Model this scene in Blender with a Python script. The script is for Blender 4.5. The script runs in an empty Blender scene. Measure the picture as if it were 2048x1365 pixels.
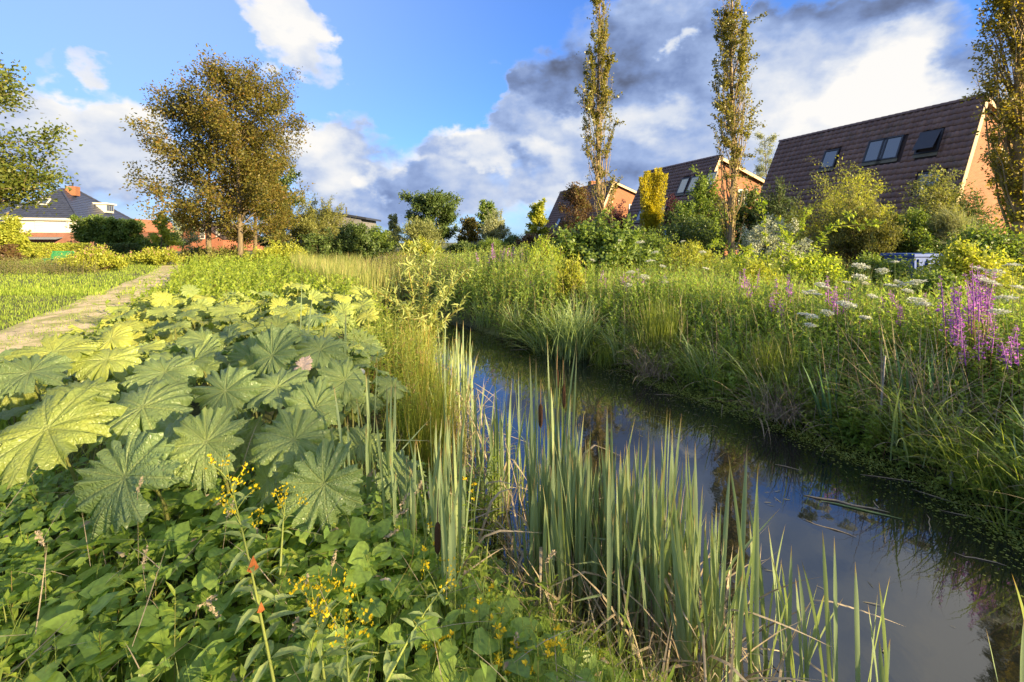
import bpy, math, random
import numpy as np
from math import radians as R, pi, sin, cos, tan, atan, atan2, sqrt, hypot
from mathutils import Vector, Matrix

sc = bpy.context.scene
col = sc.collection
rng = np.random.default_rng(11)
U = rng.uniform
NRM = rng.normal

# ------------------------------------------------------------------ camera
FPX = 910.0          # focal length in pixels of the 2048 wide photograph (16 mm on full frame)
HOR = 485.0          # horizon row
EYE = 1.6
WATER = -0.45
cam_d = bpy.data.cameras.new('camera')
cam = bpy.data.objects.new('camera', cam_d)
col.objects.link(cam)
cam.location = (0, 0, EYE)
cam.rotation_euler = (R(90), 0, 0)
cam_d.sensor_width = 36.0
cam_d.lens = FPX / 2048 * 36
cam_d.shift_y = -(682.5 - HOR) / 2048
cam_d.clip_start = 0.05
cam_d.clip_end = 3000
sc.camera = cam

# ------------------------------------------------------------------ light
SUN_EL = R(15)
SUN_AZ = R(125)       # clockwise from +Y (the view direction): behind the camera to the right
sun_dir = Vector((sin(SUN_AZ) * cos(SUN_EL), cos(SUN_AZ) * cos(SUN_EL), sin(SUN_EL)))
sun_d = bpy.data.lights.new('sun', 'SUN')
sun_d.energy = 4.1
sun_d.color = (1.0, 0.78, 0.42)
sun_d.angle = R(0.6)
sun = bpy.data.objects.new('sun', sun_d)
col.objects.link(sun)
sun.location = (30, -20, 30)
sun.rotation_euler = sun_dir.to_track_quat('Z', 'Y').to_euler()

sc.view_settings.view_transform = 'Standard'
sc.view_settings.look = 'None'
EXPO = 2.1
sc.view_settings.exposure = EXPO
sc.view_settings.gamma = 1.0
sc.view_settings.use_curve_mapping = False
sc.cycles.use_denoising = True
sc.cycles.max_bounces = 8
sc.cycles.diffuse_bounces = 4
sc.cycles.transmission_bounces = 6
sc.cycles.transparent_max_bounces = 6
sc.cycles.caustics_reflective = False
sc.cycles.caustics_refractive = False
sc.cycles.sample_clamp_indirect = 6

# ------------------------------------------------------------------ node helper
class NT:
    def __init__(s, tree):
        s.t = tree
    def n(s, typ, **kw):
        nd = s.t.nodes.new(typ)
        for k, v in kw.items():
            setattr(nd, k, v)
        return nd
    def put(s, sock, v):
        if v is None:
            return
        if isinstance(v, bpy.types.NodeSocket):
            s.t.links.new(v, sock)
        else:
            sock.default_value = v
    def math(s, op, a, b=None, c=None, clamp=False):
        nd = s.n('ShaderNodeMath', operation=op, use_clamp=clamp)
        s.put(nd.inputs[0], a)
        if b is not None: s.put(nd.inputs[1], b)
        if c is not None: s.put(nd.inputs[2], c)
        return nd.outputs[0]
    def vmath(s, op, a, b=None, out=0):
        nd = s.n('ShaderNodeVectorMath', operation=op)
        s.put(nd.inputs[0], a)
        if b is not None: s.put(nd.inputs[1], b)
        return nd.outputs[out]
    def mr(s, v, a, b, c, d, smooth=True):
        nd = s.n('ShaderNodeMapRange')
        nd.interpolation_type = 'SMOOTHSTEP' if smooth else 'LINEAR'
        s.put(nd.inputs[0], v)
        for i, x in enumerate((a, b, c, d)):
            s.put(nd.inputs[i + 1], x)
        return nd.outputs[0]
    def noise(s, vec, scale, detail=4, rough=0.5, out=0, dist=0.0):
        nd = s.n('ShaderNodeTexNoise')
        s.put(nd.inputs['Vector'], vec)
        nd.inputs['Scale'].default_value = scale
        nd.inputs['Detail'].default_value = detail
        nd.inputs['Roughness'].default_value = rough
        nd.inputs['Distortion'].default_value = dist
        return nd.outputs[out]
    def mix(s, f, a, b, typ='MIX'):
        nd = s.n('ShaderNodeMix', data_type='RGBA', blend_type=typ)
        s.put(nd.inputs[0], f)
        for i, x in ((6, a), (7, b)):
            if isinstance(x, (tuple, list)) and len(x) == 3: x = (*x, 1)
            s.put(nd.inputs[i], x)
        return nd.outputs[2]
    def ramp(s, f, stops):
        nd = s.n('ShaderNodeValToRGB')
        cr = nd.color_ramp
        while len(cr.elements) < len(stops): cr.elements.new(0.5)
        for e, (p, c) in zip(cr.elements, stops):
            e.position = p; e.color = (*c, 1) if len(c) == 3 else c
        s.put(nd.inputs[0], f)
        return nd.outputs[0]

# ------------------------------------------------------------------ sky
SKY_STRENGTH = 0.055
def px_dir(px, py):
    """azimuth / elevation of a direction of the sky (taken from the photograph)"""
    u = (px - 1024) / FPX; v = (HOR - py) / FPX
    return atan2(u, 1.0), atan(v / hypot(1, u))
def build_world():
    w = bpy.data.worlds.new('World')
    sc.world = w
    w.use_nodes = True
    t = w.node_tree
    t.nodes.clear()
    k = NT(t)
    out = k.n('ShaderNodeOutputWorld')
    bg = k.n('ShaderNodeBackground')
    bg.inputs['Strength'].default_value = SKY_STRENGTH
    t.links.new(bg.outputs[0], out.inputs[0])
    sky = k.n('ShaderNodeTexSky', sky_type='NISHITA')
    sky.sun_disc = False
    sky.sun_elevation = SUN_EL
    sky.sun_rotation = SUN_AZ
    sky.air_density = 1.0; sky.dust_density = 0.6; sky.ozone_density = 3.0
    tc = k.n('ShaderNodeTexCoord')
    sep = k.n('ShaderNodeSeparateXYZ')
    t.links.new(tc.outputs['Generated'], sep.inputs[0])
    az = k.math('ARCTAN2', sep.outputs[0], sep.outputs[1])
    el = k.math('ARCSINE', sep.outputs[2])
    cmb = k.n('ShaderNodeCombineXYZ')
    t.links.new(az, cmb.inputs[0]); t.links.new(el, cmb.inputs[1])
    P0 = cmb.outputs[0]
    D3 = tc.outputs['Generated']
    # domain warp: billowing outlines
    stretch = k.vmath('MULTIPLY', D3, (1, 1, 1.5))
    wn = k.noise(stretch, 5.0, 6, 0.55, out=1)
    wv = k.vmath('MULTIPLY', k.vmath('SUBTRACT', wn, (0.5, 0.5, 0.5)), (0.26, 0.20, 0.0))
    wn2 = k.noise(stretch, 19.0, 5, 0.55, out=1)
    wv2 = k.vmath('MULTIPLY', k.vmath('SUBTRACT', wn2, (0.5, 0.5, 0.5)), (0.075, 0.065, 0.0))
    P = k.vmath('ADD', k.vmath('ADD', P0, wv), wv2)
    def blob(px, py, rx, ry, w, inner=0.25, rot=0):
        a, e = px_dir(px, py)
        a2, e2 = px_dir(px + rx, py); r1 = abs(a2 - a)
        a3, e3 = px_dir(px, py - ry); r2 = abs(e3 - e)
        d = k.vmath('SUBTRACT', P, (a, e, 0))
        d = k.vmath('MULTIPLY', d, (1 / r1, 1 / r2, 0))
        ln = k.vmath('LENGTH', d, out=1)
        return k.mr(ln, inner, 1.0, w, 0.0)
    def total(lst, start):
        v = start
        for b in lst:
            v = k.math('ADD', v, blob(*b))
        return v
    n1 = k.noise(stretch, 4.2, 7, 0.48)
    shifted = k.vmath('ADD', stretch, (0.03, -0.005, 0.03))
    n1s = k.noise(shifted, 4.2, 7, 0.48)
    n2 = k.noise(stretch, 15.0, 7, 0.55)
    n2s = k.noise(k.vmath('ADD', stretch, (0.012, -0.002, 0.014)), 15.0, 7, 0.55)
    horizon = k.mr(el, 0.02, 0.30, 0.55, 0.0)
    away = k.mr(k.math('ABSOLUTE', az), 1.0, 1.6, 0.0, 0.35)
    high = k.math('MULTIPLY', k.mr(el, 0.36, 0.52, 0.0, 0.8), k.mr(az, 0.05, 0.40, 0.1, 1.0))
    base = k.math('ADD', k.math('ADD', horizon, away), high)
    base = k.math('ADD', base, k.math('MULTIPLY', k.math('SUBTRACT', n1, 0.5), 1.0))
    dens = total([
        (540, 40, 85, 95, 0.8), (600, 95, 95, 85, 0.75), (670, 140, 80, 65, 0.7),
        (215, 178, 75, 46, 0.7), (105, 160, 70, 40, 0.5), (60, 250, 160, 90, 0.65), (300, 250, 90, 60, .5), (20, 110, 60, 30, .35), (220, 300, 200, 100, 0.75),
        (600, 290, 120, 90, 0.8), (690, 330, 110, 80, 0.6), (780, 220, 40, 40, 0.35), (690, 260, 60, 50, .4),
        (950, 300, 140, 70, 0.8), (870, 380, 260, 90, 0.5), (1010, 260, 70, 50, .5),
        (1130, 200, 130, 130, 0.9), (1060, 250, 90, 120, 0.7), (1290, 90, 230, 170, 1.0), (1250, 260, 260, 140, 0.8),
        (1500, 220, 260, 240, 0.9), (1700, 60, 350, 130, 1.0), (1850, 200, 400, 250, 1.0), (1040, 190, 40, 40, .4),
        (1400, 420, 500, 150, 0.7), (1000, 130, 40, 26, 0.35), (930, 80, 40, 22, .25), (985, 75, 50, 26, .3),
        (1385, 75, 40, 34, 0.4), (1085, 335, 110, 80, .5), (1180, 380, 120, 60, .3), (2300, 100, 500, 400, 0.9), (1500, -500, 600, 350, .7)], base)
    # clear-sky holes
    dens = total([(820, 150, 200, 190, -0.55), (300, 60, 260, 130, -0.5), (900, 40, 220, 120, -0.5), (1240, 345, 34, 20, -0.15)], dens)
    alpha = k.mr(dens, 0.26, 0.78, 0.0, 1.0)
    relief = k.math('ADD', k.math('MULTIPLY', k.math('SUBTRACT', n1, n1s), 1.5), k.math('MULTIPLY', k.math('SUBTRACT', n2, n2s), 0.40))
    bri = total([
        (540, 60, 130, 120, 0.35), (640, 130, 120, 80, 0.3), (200, 200, 160, 90, 0.22), (230, 300, 220, 90, 0.25),
        (600, 270, 110, 80, 0.45), (690, 350, 90, 60, 0.3), (950, 290, 110, 40, 0.32), (1060, 300, 50, 50, .2),
        (1800, 140, 250, 140, 0.6), (1680, 230, 260, 130, 0.38), (1560, 230, 140, 140, 0.25), (1900, 260, 260, 160, 0.35),
        (1300, 240, 120, 60, 0.25), (1385, 75, 36, 30, 0.5), (830, 340, 60, 26, .4), (740, 352, 50, 30, .3), (980, 335, 60, 26, .35), (905, 268, 60, 26, .3), (1110, 395, 80, 22, .25), (560, 250, 50, 40, .3), (1090, 320, 70, 45, 0.25), (1180, 240, 70, 40, 0.3), (1180, 365, 120, 40, .22),
        (1180, 120, 260, 170, -0.22), (1130, 165, 120, 100, -0.15), (1290, 70, 230, 130, -0.2), (1480, 60, 160, 120, -.15), (1030, 290, 70, 70, -0.18), (1700, -5, 360, 100, -0.27), (1990, 60, 130, 110, -.3),
        (1400, 130, 170, 130, -0.12), (780, 400, 200, 60, -0.12), (900, 300, 70, 40, -0.2), (1300, 300, 260, 80, -0.12), (775, 225, 45, 45, -.3), (1040,190,40,40,-.2),
        (130, 400, 250, 60, -0.08), (120, 240, 120, 50, .2), (310, 240, 60, 40, .25), (1200, -450, 500, 300, -0.15), (2000, -350, 500, 300, 0.4)], k.math('ADD', k.math('ADD', k.math('ADD', 0.50, k.mr(az, .75, 1.5, 0.0, 0.30)), k.mr(el, .5, .75, 0.0, 0.20)), relief))
    thin = k.mr(dens, 0.35, 0.8, 0.18, 0.0)
    bri = k.math('ADD', bri, thin, clamp=True)
    gain = 1.0 / (SKY_STRENGTH * 2 ** EXPO)     # cloud colours below are as they show in the picture
    cc = k.ramp(bri, [(0.0, (0.125, 0.155, 0.25)), (0.2, (0.22, 0.31, 0.56)), (0.42, (0.37, 0.49, 0.78)), (0.68, (0.70, 0.76, 0.88)), (1.0, (1.0, 0.98, 0.95))])
    cc = k.vmath('SCALE', cc, None)
    cc.node.inputs['Scale'].default_value = gain
    clear = k.mix(1.0, sky.outputs[0], (0.42, 0.85, 1.55), 'MULTIPLY')
    veil = k.mr(az, 0.25, -0.75, 0.12, 0.62)
    veil = k.math('MULTIPLY', veil, k.mr(az, -3.0, -1.6, 0.0, 1.0))
    g3 = 1.0 / (SKY_STRENGTH * 2 ** EXPO)
    clear = k.mix(veil, clear, (0.50 * g3, 0.66 * g3, 0.95 * g3))
    # below the horizon: plain ground tone
    c = k.mix(alpha, clear, cc)
    below = k.mr(el, -0.03, 0.0, 1.0, 0.0)
    c = k.mix(below, c, (0.35, 0.4, 0.2))
    t.links.new(c, bg.inputs['Color'])
build_world()

# ------------------------------------------------------------------ objects, tags, batches
def link(o, parent=None):
    col.objects.link(o)
    if parent is not None:
        o.parent = parent
    return o
def tag(o, label=None, cat=None, group=None, kind=None):
    if label: o['label'] = label
    if cat: o['category'] = cat
    if group: o['group'] = group
    if kind: o['kind'] = kind
    return o
def thing(name, label, cat, loc=(0, 0, 0), rz=0.0, group=None):
    o = bpy.data.objects.new(name, None)
    o.empty_display_size = 0.1
    link(o)
    o.location = loc
    o.rotation_euler = (0, 0, rz)
    return tag(o, label, cat, group)

class MB:
    """collects numpy geometry; build() links it as ONE mesh object"""
    def __init__(s):
        s.V = []; s.F = []; s.nv = 0; s.rnd = []; s.uv = None
    def add(s, V, F, rnd=0.5, mat=0):
        V = np.asarray(V, np.float32).reshape(-1, 3)
        for f in (F if isinstance(F, list) else [F]):
            f = np.asarray(f, np.int64)
            if f.size:
                s.F.append((f + s.nv, mat))
        r = np.asarray(rnd, np.float32)
        s.rnd.append(np.full(len(V), r, np.float32) if r.ndim == 0 else r)
        s.V.append(V); s.nv += len(V)
        return s
    def mesh(s, name, mats, smooth=True):
        me = bpy.data.meshes.new(name)
        V = np.concatenate(s.V) if s.V else np.zeros((0, 3), np.float32)
        me.vertices.add(len(V))
        me.vertices.foreach_set('co', V.ravel())
        tot = sum(f.size for f, m in s.F); npoly = sum(len(f) for f, m in s.F)
        me.loops.add(tot); me.polygons.add(npoly)
        li = np.concatenate([f.ravel() for f, m in s.F]) if s.F else np.zeros(0)
        me.loops.foreach_set('vertex_index', li.astype(np.int32))
        cnt = np.concatenate([np.full(len(f), f.shape[1]) for f, m in s.F]) if s.F else np.zeros(0, int)
        st = np.concatenate([[0], np.cumsum(cnt)[:-1]]) if len(cnt) else cnt
        me.polygons.foreach_set('loop_start', st.astype(np.int32))
        me.polygons.foreach_set('material_index', np.concatenate([np.full(len(f), m) for f, m in s.F]).astype(np.int32))
        me.polygons.foreach_set('use_smooth', np.full(npoly, smooth))
        a = me.attributes.new('rnd', 'FLOAT', 'POINT')
        a.data.foreach_set('value', np.concatenate(s.rnd).astype(np.float32))
        if s.uv is not None:
            uvl = me.uv_layers.new(name='UVMap')
            uvl.data.foreach_set('uv', s.uv[li.astype(int)].astype(np.float32).ravel())
        for m in (mats if isinstance(mats, (list, tuple)) else [mats]):
            me.materials.append(m)
        me.update(calc_edges=True)
        return me
    def build(s, name, mats, parent=None, smooth=True, loc=None):
        o = bpy.data.objects.new(name, s.mesh(name, mats, smooth))
        link(o, parent)
        if loc is not None: o.location = loc
        return o

def norm(v):
    return v / np.maximum(np.linalg.norm(v, axis=-1, keepdims=True), 1e-9)
def frames(d, up):
    """rotation matrices whose Y axis follows d and whose Z axis leans to up"""
    y = norm(d); x = norm(np.cross(y, up)); z = np.cross(x, y)
    return np.stack([x, y, z], -1)
def inst(mb, T, pos, Rm, scale, rnd, mat=0):
    """copies of a small template (a leaf, a petal) at many places, in one mesh"""
    Vt, Ft = T
    n = len(pos)
    if n == 0: return
    scale = np.asarray(scale, np.float32)
    if scale.ndim == 1: scale = scale[:, None, None]
    elif scale.ndim == 2: scale = scale[:, None, :]
    loc = Vt[None] * scale
    W = np.einsum('nij,nvj->nvi', Rm, loc) + pos[:, None, :]
    k = len(Vt)
    off = (np.arange(n) * k)[:, None, None]
    F = [(f[None] + off).reshape(-1, f.shape[1]) for f in Ft]
    mb.add(W.reshape(-1, 3), F, np.repeat(rnd, k), mat)

def leaf_t(w=0.5, fold=0.12, bend=0.2, wide=0.45):
    V = np.array([(0, 0, 0), (-w / 2, wide, fold), (0, wide * 1.1, 0), (w / 2, wide, fold), (0, 1, -bend)], np.float32)
    return V, [np.array([(0, 2, 1), (0, 3, 2), (1, 2, 4), (2, 3, 4)])]
def leaf_long(w=0.2, fold=0.06, bend=0.25):
    V = [(0, 0, 0)]
    for t, ww in ((0.3, 0.9), (0.65, 0.75)):
        V += [(-w / 2 * ww, t, fold - bend * t * t), (0, t, -bend * t * t), (w / 2 * ww, t, fold - bend * t * t)]
    V.append((0, 1, -bend))
    return np.array(V, np.float32), [np.array([(0, 2, 1), (0, 3, 2), (4, 5, 7), (5, 6, 7)]), np.array([(1, 2, 5, 4), (2, 3, 6, 5)])]
def quad_t(w=1.0):
    return np.array([(-w / 2, 0, 0), (w / 2, 0, 0), (w / 2, 1, 0), (-w / 2, 1, 0)], np.float32), [np.array([(0, 1, 2, 3)])]
def tri_t(w=0.7):
    return np.array([(-w / 2, .3, 0), (w / 2, .3, .05), (0, 1, 0), (0, 0, 0)], np.float32), [np.array([(3, 1, 2, 0)])]
def heart_t():
    pts = [(0, 0.10), (0.20, -0.06), (0.40, 0.03), (0.46, 0.28), (0.30, 0.62), (0.0, 1.0)]
    V = [(0, .10, 0)]
    R_ = [(x, y, 0.10 * abs(x) - 0.12 * y * y) for x, y in pts[1:5]]
    L_ = [(-x, y, z) for x, y, z in R_]
    V = [(0, 0.10, -.01)] + R_ + [(0, 1.0, -0.14)] + L_ + [(0, 0.5, -0.05)]
    V = np.array(V, np.float32)
    F = [(0, 1, 2), (0, 2, 10), (10, 2, 3), (10, 3, 4), (10, 4, 5), (0, 7, 6), (0, 10, 7), (10, 8, 7), (10, 9, 8), (10, 5, 9)]
    return V, [np.array(F)]
FAR = tri_t(.62); FARN = tri_t(.32)
LEAF = leaf_t(); LEAFN = leaf_t(0.36, .1, .3); LEAFR = leaf_t(0.75, .1, .15, .5); LONG = leaf_long(); WILLOW = leaf_long(.17, .04, .3)
LONGB = leaf_long(.3, .07, .3)
DIAM = tri_t(); HEART = heart_t(); PETAL = leaf_t(.6, .1, -.1, .6); QUAD = quad_t()

def tubes(mb, P, r, sides=4, rnd=0.5, mat=0):
    """P (N,K,3) centre lines, r (N,K) radii"""
    P = np.asarray(P, np.float32)
    if P.ndim == 2: P = P[None]
    N, K, _ = P.shape
    r = np.broadcast_to(np.asarray(r, np.float32), (N, K))
    d = np.gradient(P, axis=1)
    d = norm(d)
    ref = np.where(np.abs(d[..., 2:3]) > 0.9, np.array([1., 0, 0]), np.array([0, 0, 1.]))
    a = norm(np.cross(d, ref)); b = np.cross(d, a)
    an = np.arange(sides) / sides * 2 * pi
    ring = P[:, :, None, :] + r[:, :, None, None] * (np.cos(an)[None, None, :, None] * a[:, :, None, :] + np.sin(an)[None, None, :, None] * b[:, :, None, :])
    V = ring.reshape(-1, 3)
    i = np.arange(N)[:, None, None] * K * sides; kk = np.arange(K - 1)[None, :, None] * sides; s = np.arange(sides)[None, None, :]
    s2 = (s + 1) % sides
    F = np.stack([i + kk + s, i + kk + s2, i + kk + sides + s2, i + kk + sides + s], -1).reshape(-1, 4)
    rn = np.asarray(rnd, np.float32)
    if rn.ndim == 1: rn = np.repeat(rn, K * sides)
    mb.add(V, F, rn, mat)

def blades(mb, base, az, lean, length, width, curve, segs=4, rnd=0.5, mat=0, twist=0.0, taper=1.0, fold=0.0):
    """grass or reed blades: flat ribbons that lean and bend over"""
    base = np.asarray(base, np.float32); n = len(base)
    if n == 0: return
    f = lambda v: np.broadcast_to(np.asarray(v, np.float32), (n,))
    az, lean, length, width, curve, twist = map(f, (az, lean, length, width, curve, twist))
    s = np.linspace(0, 1, segs + 1)
    th = lean[:, None] + curve[:, None] * s[None] ** 1.6
    ds = length[:, None] / segs
    hx = np.concatenate([np.zeros((n, 1)), np.cumsum(np.sin(th[:, :-1]) * ds, 1)], 1)
    hz = np.concatenate([np.zeros((n, 1)), np.cumsum(np.cos(th[:, :-1]) * ds, 1)], 1)
    C = np.stack([base[:, 0:1] + hx * np.cos(az)[:, None], base[:, 1:2] + hx * np.sin(az)[:, None], base[:, 2:3] + hz], -1)
    ta = az[:, None] + pi / 2 + twist[:, None] * (0.3 + s[None])
    side = np.stack([np.cos(ta), np.sin(ta), np.zeros_like(ta)], -1)
    w = width[:, None] * np.minimum(1.0, 0.65 + s * 1.2)[None] * np.clip((1 - s) * 2.2 * taper, 0, 1)[None] ** 0.8
    L = C - side * w[..., None] / 2; Rr = C + side * w[..., None] / 2
    k = 2 * segs + 1
    V = np.empty((n, k, 3), np.float32)
    V[:, 0:2 * segs:2] = L[:, :segs]; V[:, 1:2 * segs:2] = Rr[:, :segs]; V[:, 2 * segs] = C[:, segs]
    o = (np.arange(n) * k)[:, None, None]
    q = np.array([(2 * i, 2 * i + 1, 2 * i + 3, 2 * i + 2) for i in range(segs - 1)]).reshape(-1, 4)
    tr = np.array([(2 * segs - 2, 2 * segs - 1, 2 * segs)])
    F = [(tr[None] + o).reshape(-1, 3)]
    if len(q): F.append((q[None] + o).reshape(-1, 4))
    mb.add(V.reshape(-1, 3), F, np.repeat(f(rnd), k), mat)

def box(mb, lo, hi, rnd=0.5, mat=0, M=None):
    (x0, y0, z0), (x1, y1, z1) = lo, hi
    V = np.array([(x, y, z) for z in (z0, z1) for y in (y0, y1) for x in (x0, x1)], np.float32)
    if M is not None:
        V = V @ np.array(M)[:3, :3].T + np.array(M)[:3, 3]
    F = np.array([(0, 2, 3, 1), (4, 5, 7, 6), (0, 1, 5, 4), (2, 6, 7, 3), (0, 4, 6, 2), (1, 3, 7, 5)])
    mb.add(V, F, rnd, mat)
    return mb
def prism(mb, poly, y0, y1, rnd=0.5, mat=0):
    """polygon in x,z pushed along y"""
    n = len(poly)
    V = [(x, y0, z) for x, z in poly] + [(x, y1, z) for x, z in poly]
    mb.add(V, [np.array([list(range(n))[::-1]]), np.array([list(range(n, 2 * n))]), np.array([(i, (i + 1) % n, n + (i + 1) % n, n + i) for i in range(n)])], rnd, mat)
    return mb

# ------------------------------------------------------------------ materials
def new_mat(name):
    m = bpy.data.materials.new(name)
    m.use_nodes = True
    m.node_tree.nodes.clear()
    k = NT(m.node_tree)
    out = k.n('ShaderNodeOutputMaterial')
    return m, k, out
def leaf_mat(name, c0, c1, trans=0.4, rough=0.5, tcol=None, c2=None, spec=0.35, patch=0.6, gain=1.45):
    m, k, out = new_mat(name)
    at = k.n('ShaderNodeAttribute', attribute_name='rnd')
    geo = k.n('ShaderNodeNewGeometry')
    nz = k.noise(geo.outputs['Position'], 1.3, 3, .6)
    f = k.math('ADD', at.outputs['Fac'], k.math('MULTIPLY', k.math('SUBTRACT', nz, 0.5), patch), clamp=True)
    stops = [(0.0, c0), (1.0, c1)] if c2 is None else [(0.0, c0), (0.75, c1), (1.0, c2)]
    c = k.ramp(f, [(p_, tuple(min(.88, v * gain) for v in c_)) for p_, c_ in stops])
    fine = k.noise(geo.outputs['Position'], 60, 2, .5)
    c = k.mix(1.0, c, k.ramp(fine, [(0.3, (.8, .8, .8)), (0.7, (1.2, 1.2, 1.15))]), 'MULTIPLY')
    p = k.n('ShaderNodeBsdfPrincipled')
    k.put(p.inputs['Base Color'], c)
    p.inputs['Roughness'].default_value = rough
    p.inputs['Specular IOR Level'].default_value = spec
    tr = k.n('ShaderNodeBsdfTranslucent')
    tc = k.mix(1.0, c, tcol or (1.7, 1.65, 0.8), 'MULTIPLY')
    k.put(tr.inputs['Color'], tc)
    mx = k.n('ShaderNodeMixShader')
    mx.inputs[0].default_value = trans
    k.t.links.new(p.outputs[0], mx.inputs[1]); k.t.links.new(tr.outputs[0], mx.inputs[2])
    k.t.links.new(mx.outputs[0], out.inputs[0])
    return m
def flat_mat(name, c, rough=0.6, metal=0.0, var=0.15, scale=8.0, bump=0.0, spec=0.4, c2=None):
    m, k, out = new_mat(name)
    tc = k.n('ShaderNodeTexCoord')
    nz = k.noise(tc.outputs['Object'], scale, 5, .6)
    lo = tuple(x * (1 - var) for x in c); hi = tuple(min(1, x * (1 + var)) for x in (c2 or c))
    cc = k.ramp(nz, [(0.3, lo), (0.7, hi)])
    p = k.n('ShaderNodeBsdfPrincipled')
    k.put(p.inputs['Base Color'], cc)
    p.inputs['Roughness'].default_value = rough
    p.inputs['Metallic'].default_value = metal
    p.inputs['Specular IOR Level'].default_value = spec
    if bump:
        b = k.n('ShaderNodeBump'); b.inputs['Strength'].default_value = bump; b.inputs['Distance'].default_value = 0.02
        k.put(b.inputs['Height'], nz); k.put(p.inputs['Normal'], b.outputs[0])
    k.t.links.new(p.outputs[0], out.inputs[0])
    return m
def bark_mat(name, c0, c1, scale=12):
    m, k, out = new_mat(name)
    tc = k.n('ShaderNodeTexCoord')
    v = k.vmath('MULTIPLY', tc.outputs['Object'], (1, 1, 0.18))
    nz = k.noise(v, scale, 6, .65)
    cc = k.ramp(nz, [(0.3, c0), (0.7, c1)])
    p = k.n('ShaderNodeBsdfPrincipled'); k.put(p.inputs['Base Color'], cc); p.inputs['Roughness'].default_value = .9
    b = k.n('ShaderNodeBump'); b.inputs['Strength'].default_value = .6; b.inputs['Distance'].default_value = .03
    k.put(b.inputs['Height'], nz); k.put(p.inputs['Normal'], b.outputs[0])
    k.t.links.new(p.outputs[0], out.inputs[0])
    return m
def brick_mat(name, c0, c1, mortar, scale=1.0):
    m, k, out = new_mat(name)
    tc = k.n('ShaderNodeTexCoord')
    sep = k.n('ShaderNodeSeparateXYZ'); k.put(sep.inputs[0], tc.outputs['Object'])
    cb = k.n('ShaderNodeCombineXYZ')
    k.put(cb.inputs[0], k.math('ADD', sep.outputs[0], sep.outputs[1])); k.put(cb.inputs[1], sep.outputs[2])
    bt = k.n('ShaderNodeTexBrick')
    k.put(bt.inputs['Vector'], cb.outputs[0])
    bt.inputs['Scale'].default_value = 1.0
    bt.inputs['Brick Width'].default_value = .22; bt.inputs['Row Height'].default_value = .065
    bt.inputs['Mortar Size'].default_value = .006
    bt.inputs['Color1'].default_value = (*c0, 1); bt.inputs['Color2'].default_value = (*c1, 1); bt.inputs['Mortar'].default_value = (*mortar, 1)
    nz = k.noise(tc.outputs['Object'], 1.5, 5, .6)
    cc = k.mix(1.0, bt.outputs[0], k.ramp(nz, [(0.3, (.82, .82, .82)), (.7, (1.12, 1.1, 1.08))]), 'MULTIPLY')
    p = k.n('ShaderNodeBsdfPrincipled'); k.put(p.inputs['Base Color'], cc); p.inputs['Roughness'].default_value = .85
    k.t.links.new(p.outputs[0], out.inputs[0])
    return m
def glass_mat(name, c=(0.03, 0.04, 0.05)):
    m, k, out = new_mat(name)
    p = k.n('ShaderNodeBsdfPrincipled')
    p.inputs['Base Color'].default_value = (*c, 1); p.inputs['Roughness'].default_value = .05
    p.inputs['Specular IOR Level'].default_value = 1.0
    p.inputs['IOR'].default_value = 1.9
    k.t.links.new(p.outputs[0], out.inputs[0])
    return m

# ------------------------------------------------------------------ terrain
XL = np.array([(-30, 30), (-12, 13), (-6, 7), (0, 3.0), (1, 1.8), (1.6, 1.0), (2.1, .35), (2.44, .02), (3.03, -.36), (4, -.58), (6.8, -1.2), (9.5, -2.4), (12, -3.6), (17, -7.2), (25, -11.5), (40, -18), (60, -27), (120, -55)], float)
XR = np.array([(-30, 36), (-12, 17), (-6, 10.5), (0, 5.8), (1.5, 4.3), (2.9, 3.75), (3.9, 3.75), (4.7, 3.35), (5.9, 2.75), (7.2, 2.0), (7.9, 1.52), (9.3, .1), (11, -.95), (12, -1.8), (17, -4.3), (25, -8), (40, -14), (60, -23), (120, -51)], float)
def xl(y): return np.interp(y, XL[:, 0], XL[:, 1])
def xr(y): return np.interp(y, XR[:, 0], XR[:, 1])
_ph = rng.uniform(0, 2 * pi, (12, 2)); _fr = rng.normal(0, 1, (12, 2)) * np.repeat([.25, .6, 1.5, 4.0], 3)[:, None]
_am = np.repeat([.5, .3, .18, .08], 3)
def wob(x, y):
    return sum(a * np.sin(f[0] * x + f[1] * y + p[0]) for a, f, p in zip(_am, _fr, _ph)) / 3
def ground(x, y):
    x = np.asarray(x, float); y = np.asarray(y, float)
    dl = (xl(y) - x) * 0.85 + wob(x * 2, y * 2) * .10        # metres onto the left bank
    dr = (x - xr(y)) * 0.85 + wob(x * 2 + 5, y * 2) * .12    # metres onto the right bank
    inside = np.minimum(-dl, -dr)
    left = WATER - .06 + .46 * np.clip((dl + .1) / .9, 0, 1) ** .7 + .10 * np.exp(-((dl - 1.5) / .8) ** 2)
    right = WATER - .06 + .55 * np.clip((dr + .1) / 1.3, 0, 1) ** .75 + .5 * np.clip((dr - 1.2) / 6, 0, 1)
    bed = WATER - .06 - .5 * np.clip(inside / .8, 0, 1)
    h = np.where(dl > -.1, left, np.where(dr > -.1, right, bed))
    h = h + np.where((dl > 0) | (dr > 0), .05 * wob(x, y), 0)
    return h
def gz(x, y): return float(ground(x, y))
def at(px, y):
    """x of a photograph column at distance y"""
    return (px - 1024) / FPX * y
def zat(py, y):
    """height of a photograph row at distance y"""
    return EYE + (HOR - py) / FPX * y
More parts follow.
